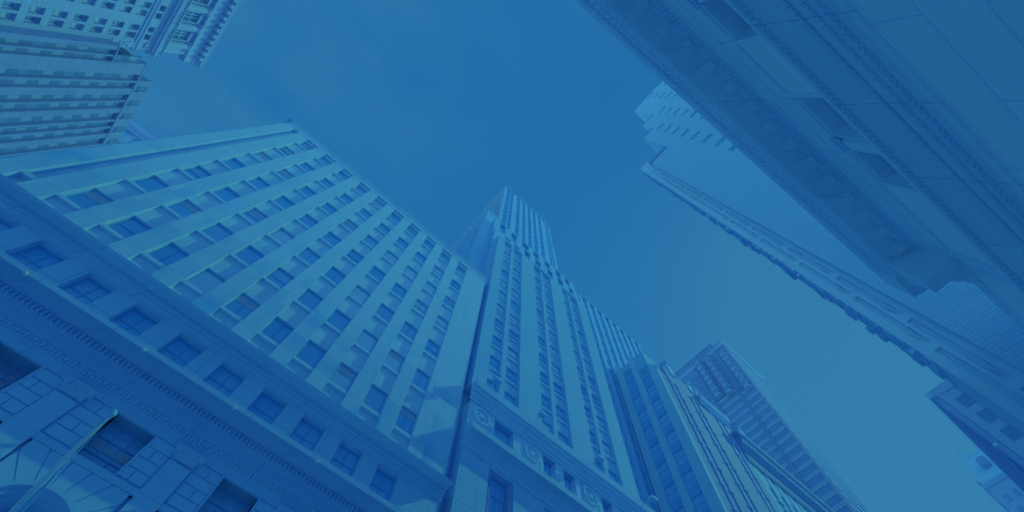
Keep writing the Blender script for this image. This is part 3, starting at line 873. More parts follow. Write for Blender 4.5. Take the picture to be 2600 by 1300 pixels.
def block_e2():
    T = Thing('cornice_building', 'brick block under a wide dark overhanging cornice below the glass tower', 'building', (92, 20, GZ))
    F = Fr(0, 20, 0)
    cs = [(74.3 + 3.1 * i, 75.9 + 3.1 * i) for i in range(11)]
    rows = [(37.2 + 4.6 * k, 40.6 + 4.6 * k) for k in range(6)]
    p = MB(F); q = MB(F); grid(p, q, cs, 72.42, 112, GZ, 67.5, rows, th=0.8, rec=0.1)
    T.part('pier', p, BRICKL); T.parts('spandrel', q, BRICKL)
    for a, b in cs:
        for c0, c1 in rows: window(T, F, (a + b) / 2, c0, b - a, c1 - c0, dep=0.5, nz=2, fw=0.1, gm=GLD, sill=(0.1, 0.25, 0.2))
    c = MB(); c.box(72.42, 112, 20.8, 34, GZ, 72); T.part('core', c, BRICKL)
    m = MB(F); m.prof([(0, 66.9), (-0.2, 66.9), (-0.22, 67.5), (-0.3, 67.6), (-0.3, 69.6), (-0.5, 69.8), (-0.6, 71.0), (-1.3, 72.6), (-1.45, 73.0), (-1.5, 73.9), (0, 74.3)], 71.6, 112)
    o = T.part('cornice', m, mat('dark cornice metal', 0, rgb=(0.22, 0.34, 0.68), stain=0.15))
    m = MB(F); x = 71.9
    while x < 112: m.box(x, x + 0.5, -1.15, -0.4, 71.0, 72.0); x += 1.1
    T.parts('modillion', m, TRIM, o)
    m = MB(F); m.box(71.2, 72.6, -1.75, -1.2, 72.4, 74.6); m.box(71.0, 72.8, -1.9, -1.1, 74.0, 74.3); T.part('cornice_end', m, BASE, o)
block_e2()

# ================================================================== D: glass tower with sawtooth bays
def glass_tower():
    T = Thing('glass_tower', 'modern glass tower with pale bands and stacked angular bays near its top', 'skyscraper', (162, 34, GZ))
    G = Fr(140, 0, -90)  # u = -y
    PZ = 3.95
    b = MB(); b.box(140.6, 180, 26, 62, GZ, 196); b.box(140.6, 163, 21.4, 26, GZ, 189.8)
    T.part('core', b, SPAN)
    def band(name, y0, y1, za, zb, w0=0.0):
        gl = MB(G); cb = MB(G); mu = MB(G)
        z = za
        while z < zb - 1:
            gl.box(-y1, -y0, 0.25 + w0, 0.6 + w0, z + 1.35, z + PZ)
            cb.box(-y1, -y0, 0.0 + w0, 0.6 + w0, z, z + 0.5); cb.box(-y1, -y0, 0.12 + w0, 0.6 + w0, z + 0.5, z + 0.85); cb.box(-y1, -y0, 0.0 + w0, 0.6 + w0, z + 0.85, z + 1.35)
            y = y0 + 0.9
            while y < y1 - 0.2:
                mu.box(-y - 0.05, -y + 0.05, 0.18 + w0, 0.26 + w0, z + 1.35, z + PZ); y += 1.05
            z += PZ
        o = T.part(name, gl, GLT); T.part('floor_band', cb, CONC, o); T.part('mullion', mu, FRAME, o)
    band('glazing', 21.7, 27.3, 30, 189, 0.0)
    band('glazing', 28.4, 37.3, 30, 191, 0.0)
    m = MB(G)
    for y0, y1, n in ((37.9, 62, 26),):
        z = 30
        while z < 184:
            m.box(-y1, -y0, 0.2, 0.6, z, z + PZ - 0.35); z += PZ
    T.part('flush_glazing', m, GLT)
    m = MB(G); z = 30
    while z < 184: m.box(-62, -37.9, 0.1, 0.6, z - 0.35, z); z += PZ
    for i in range(20): m.box(-39 - i * 1.2, -38.92 - i * 1.2, 0.12, 0.2, 30, 184)
    T.part('glazing_bars', m, CONC)
    m = MB(G); m.box(-21.7, -20.8, -0.15, 1.0, GZ, 188.8); T.parts('corner_strip', m, mat('pale concrete edge', 0.2, rgb=(0.42, 0.44, 0.70), rough=1.0, spec=0.0, bump=0))
    m = MB(G); m.box(-28.4, -27.3, -0.2, 0.6, GZ, 185); m.box(-37.9, -37.3, -0.2, 0.6, GZ, 188); T.parts('dividing_fin', m, mat('dark dividing fin', 0, rgb=(0.22, 0.30, 0.62), spec=0.0))
    # bays
    for y0, y1, za, zb, ol in ((33.2, 37.2, 162.5, 187, 0), (28.6, 32.4, 160, 187.5, 0), (22.0, 25.4, 156.5, 180.5, 0)):
        gl = MB(G); cb = MB(G); z = za
        while z < zb:
            ym = (y0 + y1) / 2
            for (mb, e0, z0, z1) in ((cb, 0.0, z, z + 1.15), (gl, 0.15, z + 1.15, z + PZ)):
                o0 = 2.2 - e0
                pts = [(-y1, 0.0), (-y1 + 0.9, -o0), (-y0 - 0.9, -o0), (-y0, 0.0)]
                mb.add([(u, w, z0) for u, w in pts] + [(u, w, z1) for u, w in pts], [(0, 3, 2, 1), (4, 5, 6, 7), (0, 1, 5, 4), (1, 2, 6, 5), (2, 3, 7, 6), (3, 0, 4, 7)])
            z += PZ
        o = T.part('bay', gl, GLT); T.parts('bay_band', cb, CONC, o)
    # crowns
    m = MB(G)
    m.box(-62, -26, -0.6, 3, 193.4, 196.2); m.box(-62, -26.4, 0.1, 0.7, 187.6, 190.0)
    m.box(-26, -20.8, -0.4, 3, 187.6, 189.9); m.box(-26, -21.0, 0.0, 0.6, 181.0, 182.3); m.box(-26, -21, 0, .6, 184, 185)
    T.parts('roof_edge', m, CONC)
    m = MB(G); m.box(-62, -26.4, 0.3, 0.7, 190, 193.4); m.box(-26, -21.2, 0.3, 0.7, 185, 187.6); m.box(-62, -38, -0.1, 0.2, 180.5, 187.0); m.box(-27.6, -25.6, -0.1, 0.3, 160, 187.4)
    T.parts('louvre', m, FARG)
    m = MB(); m.box(140, 170, 20.3, 21.3, 187.9, 189.9); T.part('roof_fin', m, mat('flank band', 0))
    # street flank
    Fs = Fr(0, 20.9, 0); m = MB(Fs); n_ = MB(Fs); z = 30
    m.box(141, 162, 0.05, 0.6, GZ, 187)
    while z < 185: n_.box(141, 161, -0.1, 0.05, z, z + 1.0); z += PZ
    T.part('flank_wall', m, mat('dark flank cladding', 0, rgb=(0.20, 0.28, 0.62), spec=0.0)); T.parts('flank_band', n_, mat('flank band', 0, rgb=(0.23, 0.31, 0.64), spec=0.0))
glass_tower()

# ================================================================== K, L, M at the far left
def classical():
    k = 5 / 3.0
    T = Thing('classical_tower', 'ornate classical block with a colonnade and bracketed cornice at the upper left', 'building', (-76, 25, GZ))
    F = Fr(-75, 0, 90)     # u = y
    cols = []
    for i in range(10):
        cols += [(48.45 - 5.87 * i, 49.95 - 5.87 * i), (46.4 - 5.87 * i, 47.9 - 5.87 * i)]
    rows = [(88.7 + 4.36 * i, 91.6 + 4.36 * i) for i in range(-6, 6)]
    p = MB(F); q = MB(F); grid(p, q, cols, -12, 52.7, GZ, 115.0, rows, th=1.0, rec=0)
    T.part('wall', p, OLD); T.parts('spandrel', q, OLD)
    rnd = random.Random(1)
    for a, b in cols[:14]:
        for c0, c1 in rows[3:]:
            window(T, F, (a + b) / 2, c0, b - a, c1 - c0, dep=0.85, nx=2, nz=2, fw=0.1, gm=GLL if rnd.random() < 0.5 else GLK, fm=FRAMEL, blind=rnd.choice([0, 0, 0.4, 0.6]))
    c = MB(F); c.box(-12, 52.7, 1.0, 24, GZ, 131.0); T.part('core', c, GLK)
    m = MB(F); m.prof([(0, 113.9), (-0.3, 113.9), (-0.3, 114.3), (-0.6, 114.6), (-0.6, 115.0), (0, 115.2)], -12, 52.9); T.part('belt', m, OLDT)
    p = MB(F); q = MB(F); grid(p, q, cols, -12, 52.7, 115.0, 119.2, [(116.0, 117.9)], th=1.0, rec=0)
    T.part('wall', p, OLD); T.parts('spandrel', q, OLD)
    for a, b in cols[:14]:
        window(T, F, (a + b) / 2, 116.0, b - a, 1.9, dep=0.7, nx=1, nz=1, fw=0.1, gm=GLK)
    m = MB(F); m.prof([(0, 118.6), (-0.4, 118.8), (-0.5, 119.4), (-1.3, 119.7), (-1.4, 120.3), (0, 120.8)], -12, 53.4); o = T.part('mid_cornice', m, OLDT)
    m = MB(F); y = -11.5
    while y < 52.8: m.box(y, y + 0.28, -0.95, -0.4, 118.9, 119.5); y += 0.55
    T.part('dentil_course', m, OLDT, o)
    m = MB(F); y = -11.5
    while y < 52.8:
        m.prism([(y, 120.85), (y + 0.15, 120.85), (y + 1.0, 122.3), (y + 0.85, 122.3)], -1.1, -0.95); m.prism([(y + 0.85, 120.85), (y + 1.0, 120.85), (y + 0.15, 122.3), (y, 122.3)], -0.94, -0.8); y += 1.0
    m.box(-12, 52.8, -1.15, -0.7, 122.3, 122.55)
    T.part('balustrade', m, OLDT, o)
    # colonnade
    cc = [50.2 - 5.55 * i for i in range(11)]
    for y in cc:
        m = MB(F); m.sm = False
        m.cyl(y, 0.1, 121.2, 131.0, 1.0, 0.85, 20)
        o = T.part('column', m, OLD)
        m = MB(F); m.box(y - 1.3, y + 1.3, -1.1, 1.0, 131.0, 131.9)
        m.cyl(y, 0.0, 130.4, 131.0, 0.95, 1.2, 16); m.box(y - 1.15, y + 1.15, -1.0, 1.0, 120.6, 121.3)
        for s in (-1, 1): m.disc(y + s * 1.0, 131.0, 0.34, -1.15, 0.5, 10)
        T.part('capital', m, OLDT, o)
    m = MB(F)
    for i in range(10):
        a, b = cc[i + 1] + 1.0, cc[i] - 1.0
        m.box(a, a + 0.4, 0.3, 1.0, 120.7, 131.8); m.box(b - 0.4, b, 0.3, 1.0, 120.7, 131.8); m.box(a + 0.4, b - 0.4, 0.3, 1.0, 130.4, 131.8)
    m.box(51.0, 52.7, 0.0, 1.0, 120.7, 131.8)
    T.part('colonnade_wall', m, OLD)
    m = MB(F)
    for i in range(10):
        a, b = cc[i + 1] + 1.4, cc[i] - 1.4
        for t in (0.33, 0.66): m.box(a + (b - a) * t - 0.06, a + (b - a) * t + 0.06, 0.9, 0.99, 120.7, 130.4)
        m.box(a, b, 0.91, 0.98, 128, 128.2)
    T.parts('window_bars', m, FRAMEL)
    m = MB(F); m.prof([(1.0, 131.9), (-0.5, 131.9), (-0.6, 132.6), (-0.7, 134.4), (-1.0, 134.6), (-1.0, 135.6), (-2.3, 136.0), (-2.5, 136.9), (1.0, 137.6)], -12, 54.6); o = T.part('cornice', m, OLDT)
    m = MB(F); m2 = MB(F); y = -11
    while y < 53.5: m.box(y, y + 0.9, -2.25, -0.95, 134.7, 135.95); y += 1.9
    T.parts('modillion', m, OLDT, o)
    y = -11
    while y < 53.5: m2.ball(y, -2.5, 137.0, 0.22, 0.2, 0.35, 6, 4); y += 0.9
    T.part('cresting', m2, OLDT, o)
    m = MB(F)
    m.disc(51.3, 118.0, 0.95, -0.35, 0.0, 18, 0.7); m.disc(51.3, 118.0, 0.4, -0.3, 0.0, 12); m.box(50.4, 52.4, -0.12, 0.0, 108, 116.4); m.box(50.7, 52.1, -0.3, 0.0, 112.4, 113.7)
    for z in (110.2, 111.2, 112): m.ball(51.3, -0.2, z, 0.5, 0.25, 0.4, 8, 5)
    T.part('corner_ornament', m, OLDT)
classical()

def deco_left():
    T = Thing('piered_building', 'pale piered block with paired sash windows below the colonnaded block', 'building', (-74, 66, GZ))
    k = 73 / 45.0
    F = Fr(-73, 0, 90)
    dark = [(32.13, 32.95), (33.2, 34.04), (35.99, 37.12), (37.49, 38.56), (39.65, 40.8), (41.1, 42.25), (43.19, 44.51), (44.88, 45.87), (46.25, 47.27), (48.18, 49.38), (49.8, 50.9), (52, 53.2)]
    cols = [(a * k, b * k) for a, b in dark]
    tops = [107.4 if b < 55.2 else 116.6 for a, b in cols]
    x = 51.0; i = 0
    for a, b in cols + [(87.6, 87.6)]:
        top = 107.7 if a < 54.8 else 117.6
        m = MB(F)
        if b - a == 0: m.box(x, a, 0, 1.0, GZ, top)
        else: m.box(x, a, 0, 1.0, GZ, top)
        if a > x + 0.01: T.part('pier', m, PIERL)
        x = b
    rows = [(85.7 + 4.59 * j, 88.1 + 4.59 * j) for j in range(-5, 7)]
    s = MB(F); n = 0
    for (a, b), tp in zip(cols, tops):
        z = GZ
        for c0, c1 in rows:
            if c1 > tp - 0.6: break
            s.box(a, b, 0.7, 1.0, z, c0); z = c1
            m_ = (a + b) / 2; hw = min(0.72, (b - a) / 2 - 0.05)
            s.box(a, m_ - hw, 0.7, 1.0, c0, c1); s.box(m_ + hw, b, 0.7, 1.0, c0, c1)
        s.box(a, b, 0.7, 1.0, z, tp)
    T.parts('brick_bay', s, mat('dark brick', -0.8, rgb=(0.18, 0.26, 0.58), block=(0.4, 0.14, 0.015), joint=0.3, stain=0.1, bump=0.3))
    rnd = random.Random(9)
    for (a, b), tp in zip(cols, tops):
        for c0, c1 in rows[3:]:
            if c1 > tp - 0.6: break
            m_ = (a + b) / 2; hw = min(0.72, (b - a) / 2 - 0.05)
            window(T, F, m_, c0, 2 * hw, c1 - c0, dep=0.78, nx=2, nz=1, fw=0.08, gm=GLS if rnd.random() < 0.7 else GLL, fm=FRAME)
    c = MB(F); c.box(51.0, 87.6, 1.0, 16, GZ, 107.4); c.box(55.2, 87.6, 1.0, 16, 107.4, 117.1); T.part('core', c, PIERL)
    m = MB(F); m.box(55.1, 87.6, -0.12, 1.1, 117.6, 118.1); m.box(50.9, 55.2, -0.12, 1.1, 107.7, 108.0); T.part('coping', m, PIERL)
    # higher block behind
    B = Fr(-78, 0, 90)
    cb = [(66 + 4.6 * i, 68 + 4.6 * i) for i in range(5)]
    p = MB(B); q = MB(B); rr = [(112.5 + 4.4 * j, 114.8 + 4.4 * j) for j in range(4)]
    grid(p, q, cb, 64.4, 90, 100, 131.0, rr, th=0.8, rec=0.2)
    T.parts('rear_pier', p, PIERL); T.parts('rear_spandrel', q, MATS['dark brick'])
    for a, b in cb:
        for c0, c1 in rr: window(T, B, (a + b) / 2, c0, 1.6, c1 - c0, dep=0.4, nx=2, nz=1, fw=0.1, gm=GLL)
    c = MB(B); c.box(64.4, 90, 0.8, 12, 100, 130.4); T.part('rear_core', c, PIERL)
deco_left()

def small_far():
    T = Thing('far_cornice_building', 'small ornate building corner just showing between the piered block and office roof', 'building', (-104, 110, GZ))
    F = Fr(0, 110, 0)
    cs = [(-119 + 4.6 * i, -116.4 + 4.6 * i) for i in range(7)]
    rows = [(150 + 7.7 * j, 155 + 7.7 * j) for j in range(4)]
    p = MB(F); q = MB(F); grid(p, q, cs, -121, -87, GZ, 181, rows, th=0.8, rec=0.1); T.part('wall', p, OLD); T.parts('spandrel', q, OLD)
    for a, b in cs:
        for c0, c1 in rows: window(T, F, (a + b) / 2, c0, b - a, c1 - c0, dep=0.5, nz=2)
    c = MB(F); c.box(-121, -87, 0.8, 12, GZ, 181); T.part('core', c, OLD)
    m = MB(F); m.prof([(0, 178), (-0.4, 178), (-0.6, 179.4), (-1.7, 180.2), (-2.0, 182.6), (0, 183.3)], -121, -87); m.prof([(0, 168), (-0.5, 168), (-0.7, 169), (0, 169.6)], -121, -87); T.part('cornice', m, OLDT)
small_far()

# ================================================================== F: temple-like block overhead on the right
def overhead():
    th = 3.15
    n = (math.sin(R_(th)), math.cos(R_(th)))
    F = Fr(-8 * n[0], -8 * n[1], 180 - th)      # u_local = -u
    T = Thing('neoclassical_building', 'grey neoclassical block with deep carved cornices looming overhead at the upper right', 'building', (0, -8.4, GZ))
    U0, U1 = -26.3, 34.0        # local: right end .. left end
    WC = -24.7
    w = MB(F); w.box(U0 - 7, U1, 0, 1.5, GZ, 16.0); w.box(U0 - 7, U1, 1.5, 16, GZ, 24.5); w.box(WC, U1, 0.95, 16, 24.6, 29)
    T.part('wall', w, FACE)
    # string cornice
    m = MB(F); m.prof([(0, 15.75), (-0.10, 15.8), (-0.12, 16.15), (-0.24, 16.2), (-0.30, 16.5), (-0.36, 16.55), (-0.42, 16.75), (-0.58, 16.9), (-0.62, 17.25), (-0.76, 17.35), (-0.95, 17.6), (-1.12, 17.68), (-1.25, 17.85), (-1.4, 17.9), (-1.44, 18.05), (0, 18.5)], U0 - 7, U1)
    o = T.part('string_cornice', m, FTRIM)
    vis0, vis1 = -24.0, 6.0
    m = MB(F); u = vis0 * 1.3
    while u < vis1:
        m.disc(u, 16.34, 0.12, -0.36, -0.2, 10, 0.075); m.ball(u, -0.27, 16.34, 0.06, 0.06, 0.1, 6, 4); m.taper((u + 0.16, -0.27), (0.012, 0.05), (u + 0.16, -0.27), (0.035, 0.05), 16.24, 16.46)
        u += 0.32
    T.part('egg_and_dart', m, FCARVE, o)
    m = MB(F); u = vis0 * 1.3
    while u < vis1: m.box(u, u + 0.07, -0.5, -0.38, 16.6, 16.84); u += 0.125
    T.part('fluting', m, FTRIM, o)
    m = MB(F); u = vis0 * 1.3
    while u < vis1:
        m.ball(u, -0.64, 17.08, 0.09, 0.07, 0.16, 7, 4)
        for s in (-1, 1):
            m.ball(u + s * 0.1, -0.62, 17.1, 0.035, 0.06, 0.15, 5, 4); m.ball(u + s * 0.17, -0.64, 16.98, 0.04, 0.06, 0.06, 6, 4)
        u += 0.42
    T.part('palmette_band', m, FCARVE, o)
    m = MB(F); u = vis0 * 1.3
    while u < vis1:
        m.ball(u, -1.28, 17.78, 0.10, 0.10, 0.07, 6, 4); m.ball(u + 0.15, -1.32, 17.84, 0.04, 0.1, 0.06, 5, 4); u += 0.3
    T.part('leaf_band', m, FCARVE, o)
    # attic storey with dark windows; openings in true u
    ops = [(-12.5, -9.4), (-8.4, -5.3), (-3.6, -0.6), (0.4, 3.2), (3.7, 6.3), (10.35, 13.2), (14.35, 16.95)]
    loc = sorted([(-b, -a) for a, b in ops])
    p = MB(F); q = MB(F); grid(p, q, loc, U0 - 7, U1, 18.2, 24.5, [(19.2, 24.0)], th=0.9, rec=0)
    T.part('attic_wall', p, FACE); T.parts('attic_lintel', q, FACE)
    for a, b in loc:
        wd = window(T, F, (a + b) / 2, 19.2, b - a, 4.8, dep=0.75, nx=2, nz=3, fw=0.1, gm=GL, name='attic_window')
        m = MB(F)
        m.box(a - 0.22, a, -0.1, 0.0, 19.0, 24.2); m.box(b, b + 0.22, -0.1, 0.0, 19.0, 24.2); m.box(a - 0.22, b + 0.22, -0.12, 0.0, 24.2, 24.4)
        T.part('architrave', m, FTRIM)
    for uc in (13.78, 3.45, -8.9):
        m = MB(F); m.box(-uc - 0.33, -uc + 0.33, -0.22, 0.0, 18.4, 23.4)
        o2 = T.part('pilaster', m, FTRIM)
        m = MB(F); m.box(-uc - 0.5, -uc + 0.5, -0.35, 0.0, 23.8, 24.1)
        for i in range(5):
            for j in range(2): m.ball(-uc - 0.36 + 0.18 * i, -0.25, 23.5 + 0.2 * j, 0.09, 0.08, 0.1, 6, 4)
        T.part('capital', m, FCARVE, o2)
    m = MB(F)
    for a, b in ((-24.6, -24.2), (-23.5, -23.2)): m.box(a, b, -0.18, 0.0, 18.3, 24.5)
    T.parts('end_strip', m, mat('painted sunlit stone', 0.66, stain=0.06))  # the strips' own stone tone stands in for sunlight on them
    # main cornice
    PR = [(0.9, 24.4), (-0.12, 24.4), (-0.14, 25.2), (-0.24, 25.25), (-0.28, 25.7), (-0.4, 25.75), (-0.45, 26.0), (-0.78, 26.5), (-0.8, 26.85), (-1.9, 26.88), (-2.0, 26.86), (-2.02, 27.0), (-2.12, 27.1), (-2.2, 28.6), (-2.3, 29.3), (-2.35, 29.75), (2.0, 30.0)]
    m = MB(F); m.prof(PR, U0 - 0.35, U1)
    o = T.part('cornice', m, FTRIM)
    p0 = F.p(WC, 0, 0); FS = Fr(p0[0], p0[1], 90 - th)
    m = MB(FS); m.prof([(w_, z_ + 0.012) for w_, z_ in PR], -15, 1.99)
    m.prof([(-2.03, 27.02), (-2.12, 27.12), (-2.2, 28.6), (-2.3, 29.3), (-2.35, 29.77), (0, 29.9), (0, 27.02)], 1.9, 2.34)
    T.part('return_cornice', m, FTRIM, o)
    m = MB(F); u = -26.2; rr = random.Random(4)
    while u < 4:
        for j in range(3):
            m.ball(u + 0.05 * j, -0.5 - 0.12 * j, 26.02 + 0.16 * j, 0.07, 0.07, 0.11, 6, 4)
        m.ball(u + 0.11, -0.6, 26.2, 0.035, 0.06, 0.14, 5, 4)
        u += 0.24
    T.part('leaf_band', m, FCARVE, o)
    m = MB(F); u = -26.2
    while u < 4:
        m.ball(u, -0.2, 25.45, 0.05, 0.05, 0.07, 5, 4); u += 0.15
    T.part('bead_row', m, FCARVE, o)
    k = 0; u = -26.0
    while u < 4.5:
        m = MB(F)
        m.box(u - 0.3, u + 0.3, -1.38, -0.75, 26.38, 26.87); m.box(u - 0.24, u + 0.24, -1.58, -1.38, 26.52, 26.87)
        for i in range(5): m.ball(u - 0.24 + 0.12 * i, -1.4, 26.4, 0.05, 0.06, 0.06, 6, 4)
        for i in range(5):
            m.ball(u - 0.28, -0.8 - 0.12 * i, 26.38, 0.04, 0.04, 0.05, 5, 4); m.ball(u + 0.28, -0.8 - 0.12 * i, 26.38, 0.04, 0.04, 0.05, 5, 4)
        T.part('modillion', m, FTRIM, o)
        m = MB(F); m.box(u + 0.45, u + 1.15, -1.35, -0.8, 26.80, 26.90)
        u += 1.6
    # soffit panels between the brackets
    m = MB(F); u = -25.6
    while u < 4.5:
        m.box(u + 0.02, u + 0.78, -1.72, -1.66, 26.82, 26.89); m.ball(u + 0.4, -1.1, 26.86, 0.22, 0.22, 0.07, 10, 5); u += 1.6
    T.parts('soffit_rosette', m, FTRIM, o)
    m = MB(F); u = -26.2
    while u < 4.5:
        m.ball(u, -2.12, 27.55, 0.16, 0.10, 0.34, 7, 5); m.ball(u + 0.2, -2.16, 27.9 + rr.uniform(-.1, .1), 0.10, 0.09, 0.4, 6, 5)
        m.ball(u + 0.1, -2.24, 28.8, 0.13, 0.10, 0.3, 7, 5); m.ball(u + 0.28, -2.24, 28.5, 0.06, 0.09, 0.4, 5, 4)
        m.ball(u + 0.1, -2.06, 27.05, 0.07, 0.06, 0.06, 5, 4)
        m.ball(u + 0.3, -2.2, 29.2, 0.11, 0.12, 0.2, 6, 4)
        u += 0.38
    T.part('acanthus_fascia', m, FCARVE, o)
    # lower end wing
    m = MB(F); m.box(U0 - 7, WC - 0.02, 0.9, 14, 24.52, 26.0); m.box(U0 - 7, WC - 0.02, 0.0, 0.9, 24.52, 25.6)
    T.part('end_wing', m, FTRIM)
overhead()

# ================================================================== G: blank sided tower
def tower_g():
    T = Thing('blank_walled_tower', 'high blank walled tower with small windows and setbacks behind the carved cornice', 'skyscraper', (45, -22, GZ))
    k = 0.85
    X = 34.0
    b = MB(); b.box(X + 0.6, X + 7, -15.7 * k, -9.74 * k, GZ, 136.2 * k - 0.1); b.box(X + 0.6, X + 20, -60 * k, -15.7 * k, GZ, 163 * k); b.box(X + 0.6, X + 20, -60 * k, -20.1 * k, 163 * k, 177 * k); b.box(X + 0.6, X + 20, -60 * k, -25.5 * k, 177 * k, 209.8 * k)
    T.part('core', b, CURT)
    G = Fr(X, 0, -90)    # u = -y
    stacks = [(20.0, 22.8, 158.2 + 8.15 * 0, 17), (26.4, 29.2, 173.2, 19), (32.9, 35.65, 206.5, 23), (39.2, 42.0, 208.9, 23), (45.6, 48.4, 208.9, 23)]
    cols = [(a * k, b_ * k) for a, b_, t, n_ in stacks]
    p = MB(G); p.box(9.74 * k, 15.8 * k, 0, 0.6, GZ, 136.2 * k)
    x = 15.8 * k
    tops = {0: 163, 1: 177, 2: 209.8, 3: 209.8, 4: 209.8}
    bounds = [15.8, 20.05, 25.5, 60]
    hts = [163.2, 177.4, 210]
    def top_at(y):
        return (163.2 if y < 20.05 else 177.4 if y < 25.5 else 210.0) * k
    edges = sorted(set([15.8 * k, 20.05 * k, 25.5 * k, 60 * k] + [c for cc in cols for c in cc]))
    s = MB(G)
    for a, b_ in zip(edges[:-1], edges[1:]):
        mid = (a + b_) / 2; tp = top_at(mid / k)
        hit = [i for i, cc in enumerate(cols) if cc[0] <= mid <= cc[1]]
        if not hit: p.box(a, b_, 0, 0.6, GZ, tp); continue
        i = hit[0]; z = GZ; zt = stacks[i][2] * k; rows = []
        for j in range(stacks[i][3]):
            z1 = zt - 8.15 * k * j; rows.append((z1 - 2.5 * k, z1))
        for c0, c1 in sorted(rows):
            if c1 > tp - 0.5: continue
            if c0 < 20: continue
            s.box(a, b_, 0, 0.6, z, c0); z = c1
        s.box(a, b_, 0, 0.6, z, tp)
    T.part('wall', p, CURT); T.part('wall', s, CURT)
    for i, (a, b_) in enumerate(cols):
        for j in range(stacks[i][3]):
            z1 = (stacks[i][2] - 8.15 * j) * k
            if z1 - 2.5 * k < 20 or z1 > top_at((a + b_) / 2 / k) - 0.5 or z1 > top_at(a / k) - 0.5: continue
            window(T, G, (a + b_) / 2, z1 - 2.5 * k, b_ - a, 2.5 * k, dep=0.35, nx=2, nz=1, fw=0.12, gm=GL, fm=FRAMEL)
    m = MB(G)
    m.box(15.7 * k, 20.1 * k, -0.12, 0.7, 162.6 * k, 163.4 * k); m.box(20.0 * k, 25.5 * k, -0.12, 0.7, 176.8 * k, 177.6 * k); m.box(25.4 * k, 60 * k, -0.15, 0.7, 209.2 * k, 210.2 * k); m.box(9.6 * k, 15.8 * k, -0.25, 0.7, 135.0 * k, 136.6 * k)
    T.part('coping', m, PIER)
    # projecting street bay with tall piers and ornament
    b = MB(); b.box(X + 1.0, 38.4, -8.28, -5.9, GZ, 120); T.part('street_bay', b, CURT)
    Gb = Fr(X + 0.6, 0, -90)
    p = MB(Gb); p.box(5.9, 6.35, 0, 0.4, GZ, 120.5); p.box(6.35, 8.28, 0.3, 0.4, GZ, 120.5); p.box(6.35, 8.28, 0.0, 0.3, 112, 120.5)
    for a, b_ in ((6.35, 6.55), (7.05, 7.3), (7.8, 8.28)): p.box(a, b_, 0.0, 0.3, GZ, 112)
    T.part('bay_wall', p, mat('bay stone', 0.9, stain=0.12))
    q = MB(Gb); s = MB(Gb)
    for n_, (a, b_) in enumerate(((6.55, 7.05), (7.3, 7.8))):
        z = 14 + 3.5 * n_
        while z < 104:
            mm = (a + b_) / 2
            q.prism([(mm, z), (b_, z + 1.8), (b_, z + 5.2), (mm, z + 7.4), (a, z + 5.2), (a, z + 1.8)], 0.2, 0.29)
            s.box(a, b_, 0.02, 0.29, z + 7.61, z + 8.39)
            z += 9.0
    T.parts('bay_tracery', s, MATS['bay stone']); T.parts('lancet', q, GLB)
    H = Fr(0, -5.9, 180)   # u = -x
    m = MB(H); rr = random.Random(8); z = 30
    while z < 119:
        for x0 in (34.7, 35.9, 37.1):
            m.box(-x0 - 0.5 - 0.5 * rr.random(), -x0 + 0.1 * rr.random(), -0.05 - rr.choice([0.08, 0.15, 0.3, 0.5]) * rr.random(), 0, z + 0.3 * rr.random(), z + 0.5 + rr.random() * 0.9)
        z += 1.3
    m.box(-38.5, -34.7, -0.35, 0, 116, 117.0); m.box(-38.5, -34.7, -0.25, 0, 98.2, 98.8); m.box(-38.5, -34.7, -0.25, 0, 72.3, 72.8)
    T.parts('street_ornament', m, CARVE)
tower_g()

def block_h():
    T = Thing('street_wall_building', 'long ribbed block seen almost edge-on at the lower right', 'building', (130, -16, GZ))
    H = Fr(0, -10, 180)
    b = MB(); b.box(93, 200, -40, -10.5, GZ, 75); T.part('core', b, mat('end wall stone', 0, rgb=(0.42, 0.50, 0.80)))
    m = MB(H); x = 93.0
    while x < 199: m.box(-x - 1.3, -x, 0, 0.5, GZ, 74.4); x += 3.2
    T.parts('rib', m, PIER)
    m = MB(H); x = 93.0
    while x < 199:
        z = 4
        while z < 72:
            m.box(-x - 3.15, -x - 1.35, 0.3, 0.5, z, z + 2.4); z += 4.1
        x += 3.2
    T.part('glazing', m, GLD)
    m = MB(H); m.box(-200, -92.8, -0.25, 0.6, 74.4, 75.7); m.box(-200, -92.9, -0.12, 0.5, 62, 62.6); m.box(-200, -92.9, -0.12, 0.5, 30, 30.6); T.part('coping', m, BASE)
    G = Fr(93, 0, -90); m = MB(G)
    m.box(10.4, 40, -0.3, 0.2, 74, 75.7)
    for i in range(9): m.box(11 + 3.2 * i, 12.2 + 3.2 * i, -0.25, 0.0, GZ, 74)
    T.parts('end_rib', m, mat('end wall stone', 0, rgb=(0.42, 0.50, 0.80)))
    m = MB(G)
    for i in range(8):
        z = 8
        while z < 72: m.box(12.4 + 3.2 * i, 14.0 + 3.2 * i, -0.06, 0.2, z, z + 2.5); z += 4.1
    T.parts('end_window', m, FARG)
block_h()

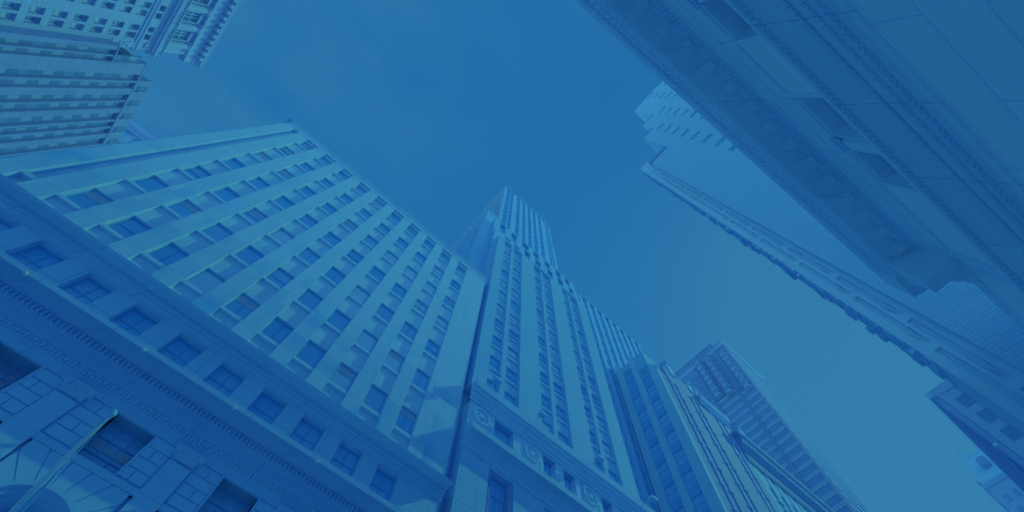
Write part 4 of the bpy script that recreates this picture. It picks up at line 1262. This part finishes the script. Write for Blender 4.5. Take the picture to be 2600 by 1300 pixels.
def turret():
    T = Thing('turreted_building', 'distant ornate building with a mansard roof and row of spiked finials', 'building', (270, -14, GZ))
    k = 1.0
    X = 255
    b = MB(); b.box(X, X + 60, -36, -11.2, GZ, 158); T.part('wall', b, mat('turret stone', 0, rgb=(0.36, 0.44, 0.74)))
    m = MB(); m.box(X - 1, X + 60, -37, -10.4, 158, 160); m.box(X - .6, X + 60, -37, -10.8, 140, 141.2); m.box(X - .6, X + 60, -37, -10.8, 118, 119.2); T.part('cornice', m, mat('turret trim', 0, rgb=(0.30, 0.40, 0.72)))
    m = MB(); m.taper((X + 12, -19), (11.5, 7.4), (X + 12, -19), (6, 4.4), 160, 176); m.taper((X + 12, -19), (6.6, 5), (X + 12, -19), (5.8, 4.4), 176, 177.4); T.part('roof', m, BASE)
    m = MB()
    for i in range(9):
        for yy in (-11.0,):
            x = X + 1 + i * 5.2; m.cyl(x, yy, 160, 161.8, 0.7, 0.4, 8); m.cyl(x, yy, 161.8, 165.0, 0.35, 0.05, 8); m.ball(x, yy, 162.2, 0.8, 0.8, 0.5, 8, 5)
    T.parts('finial', m, mat('turret trim', 0, rgb=(0.30, 0.40, 0.72)))
    m = MB(); m.cyl(X + 7, -15.5, 177, 184, 0.4, 0.05, 8)
    for i in range(5): m.cyl(X + 8 + 2 * i, -15.2, 177, 178.8, 0.25, 0.1, 6)
    T.parts('roof_cresting', m, FRAME)
    G = Fr(X, 0, -90); m = MB(G)
    for y in (13, 17, 21, 25):
        for z in (70, 76, 82, 88, 94, 100, 106, 112, 122, 128, 134, 144, 150): m.box(y, y + 2, -0.05, 0.3, z, z + 3.6)
    for i in range(14):
        pass
    T.part('glazing', m, FARG)
    H = Fr(0, -11.2, 180); m = MB(H); x = X + 2
    while x < X + 58:
        for z in (70, 76, 82, 88, 94, 100, 106, 112, 122, 128, 134, 144, 150): m.box(-x - 2.2, -x, -0.05, 0.3, z, z + 3.6)
        x += 5
    T.parts('street_glazing', m, FARG)
    m = MB(G); m.disc(19, 168, 2.0, -1.0, 3, 16); T.part('dormer', m, FARG)
turret()

# ================================================================== haze
HZD = 0.0008
def haze():
    m = bpy.data.materials.new('haze'); m.use_nodes = True
    t = m.node_tree; t.nodes.remove(t.nodes['Principled BSDF'])
    v = t.nodes.new('ShaderNodeVolumePrincipled')
    v.inputs['Color'].default_value = (0.85, 0.90, 1.0, 1)
    v.inputs['Density'].default_value = HZD
    v.inputs['Anisotropy'].default_value = 0.15
    t.links.new(v.outputs[0], t.nodes['Material Output'].inputs['Volume'])
    b = MB(); b.box(-705, 905, -705, 705, GZ - 2.2, 225)
    o = put('haze', b.mesh('haze', m)); o['kind'] = 'stuff'
haze()
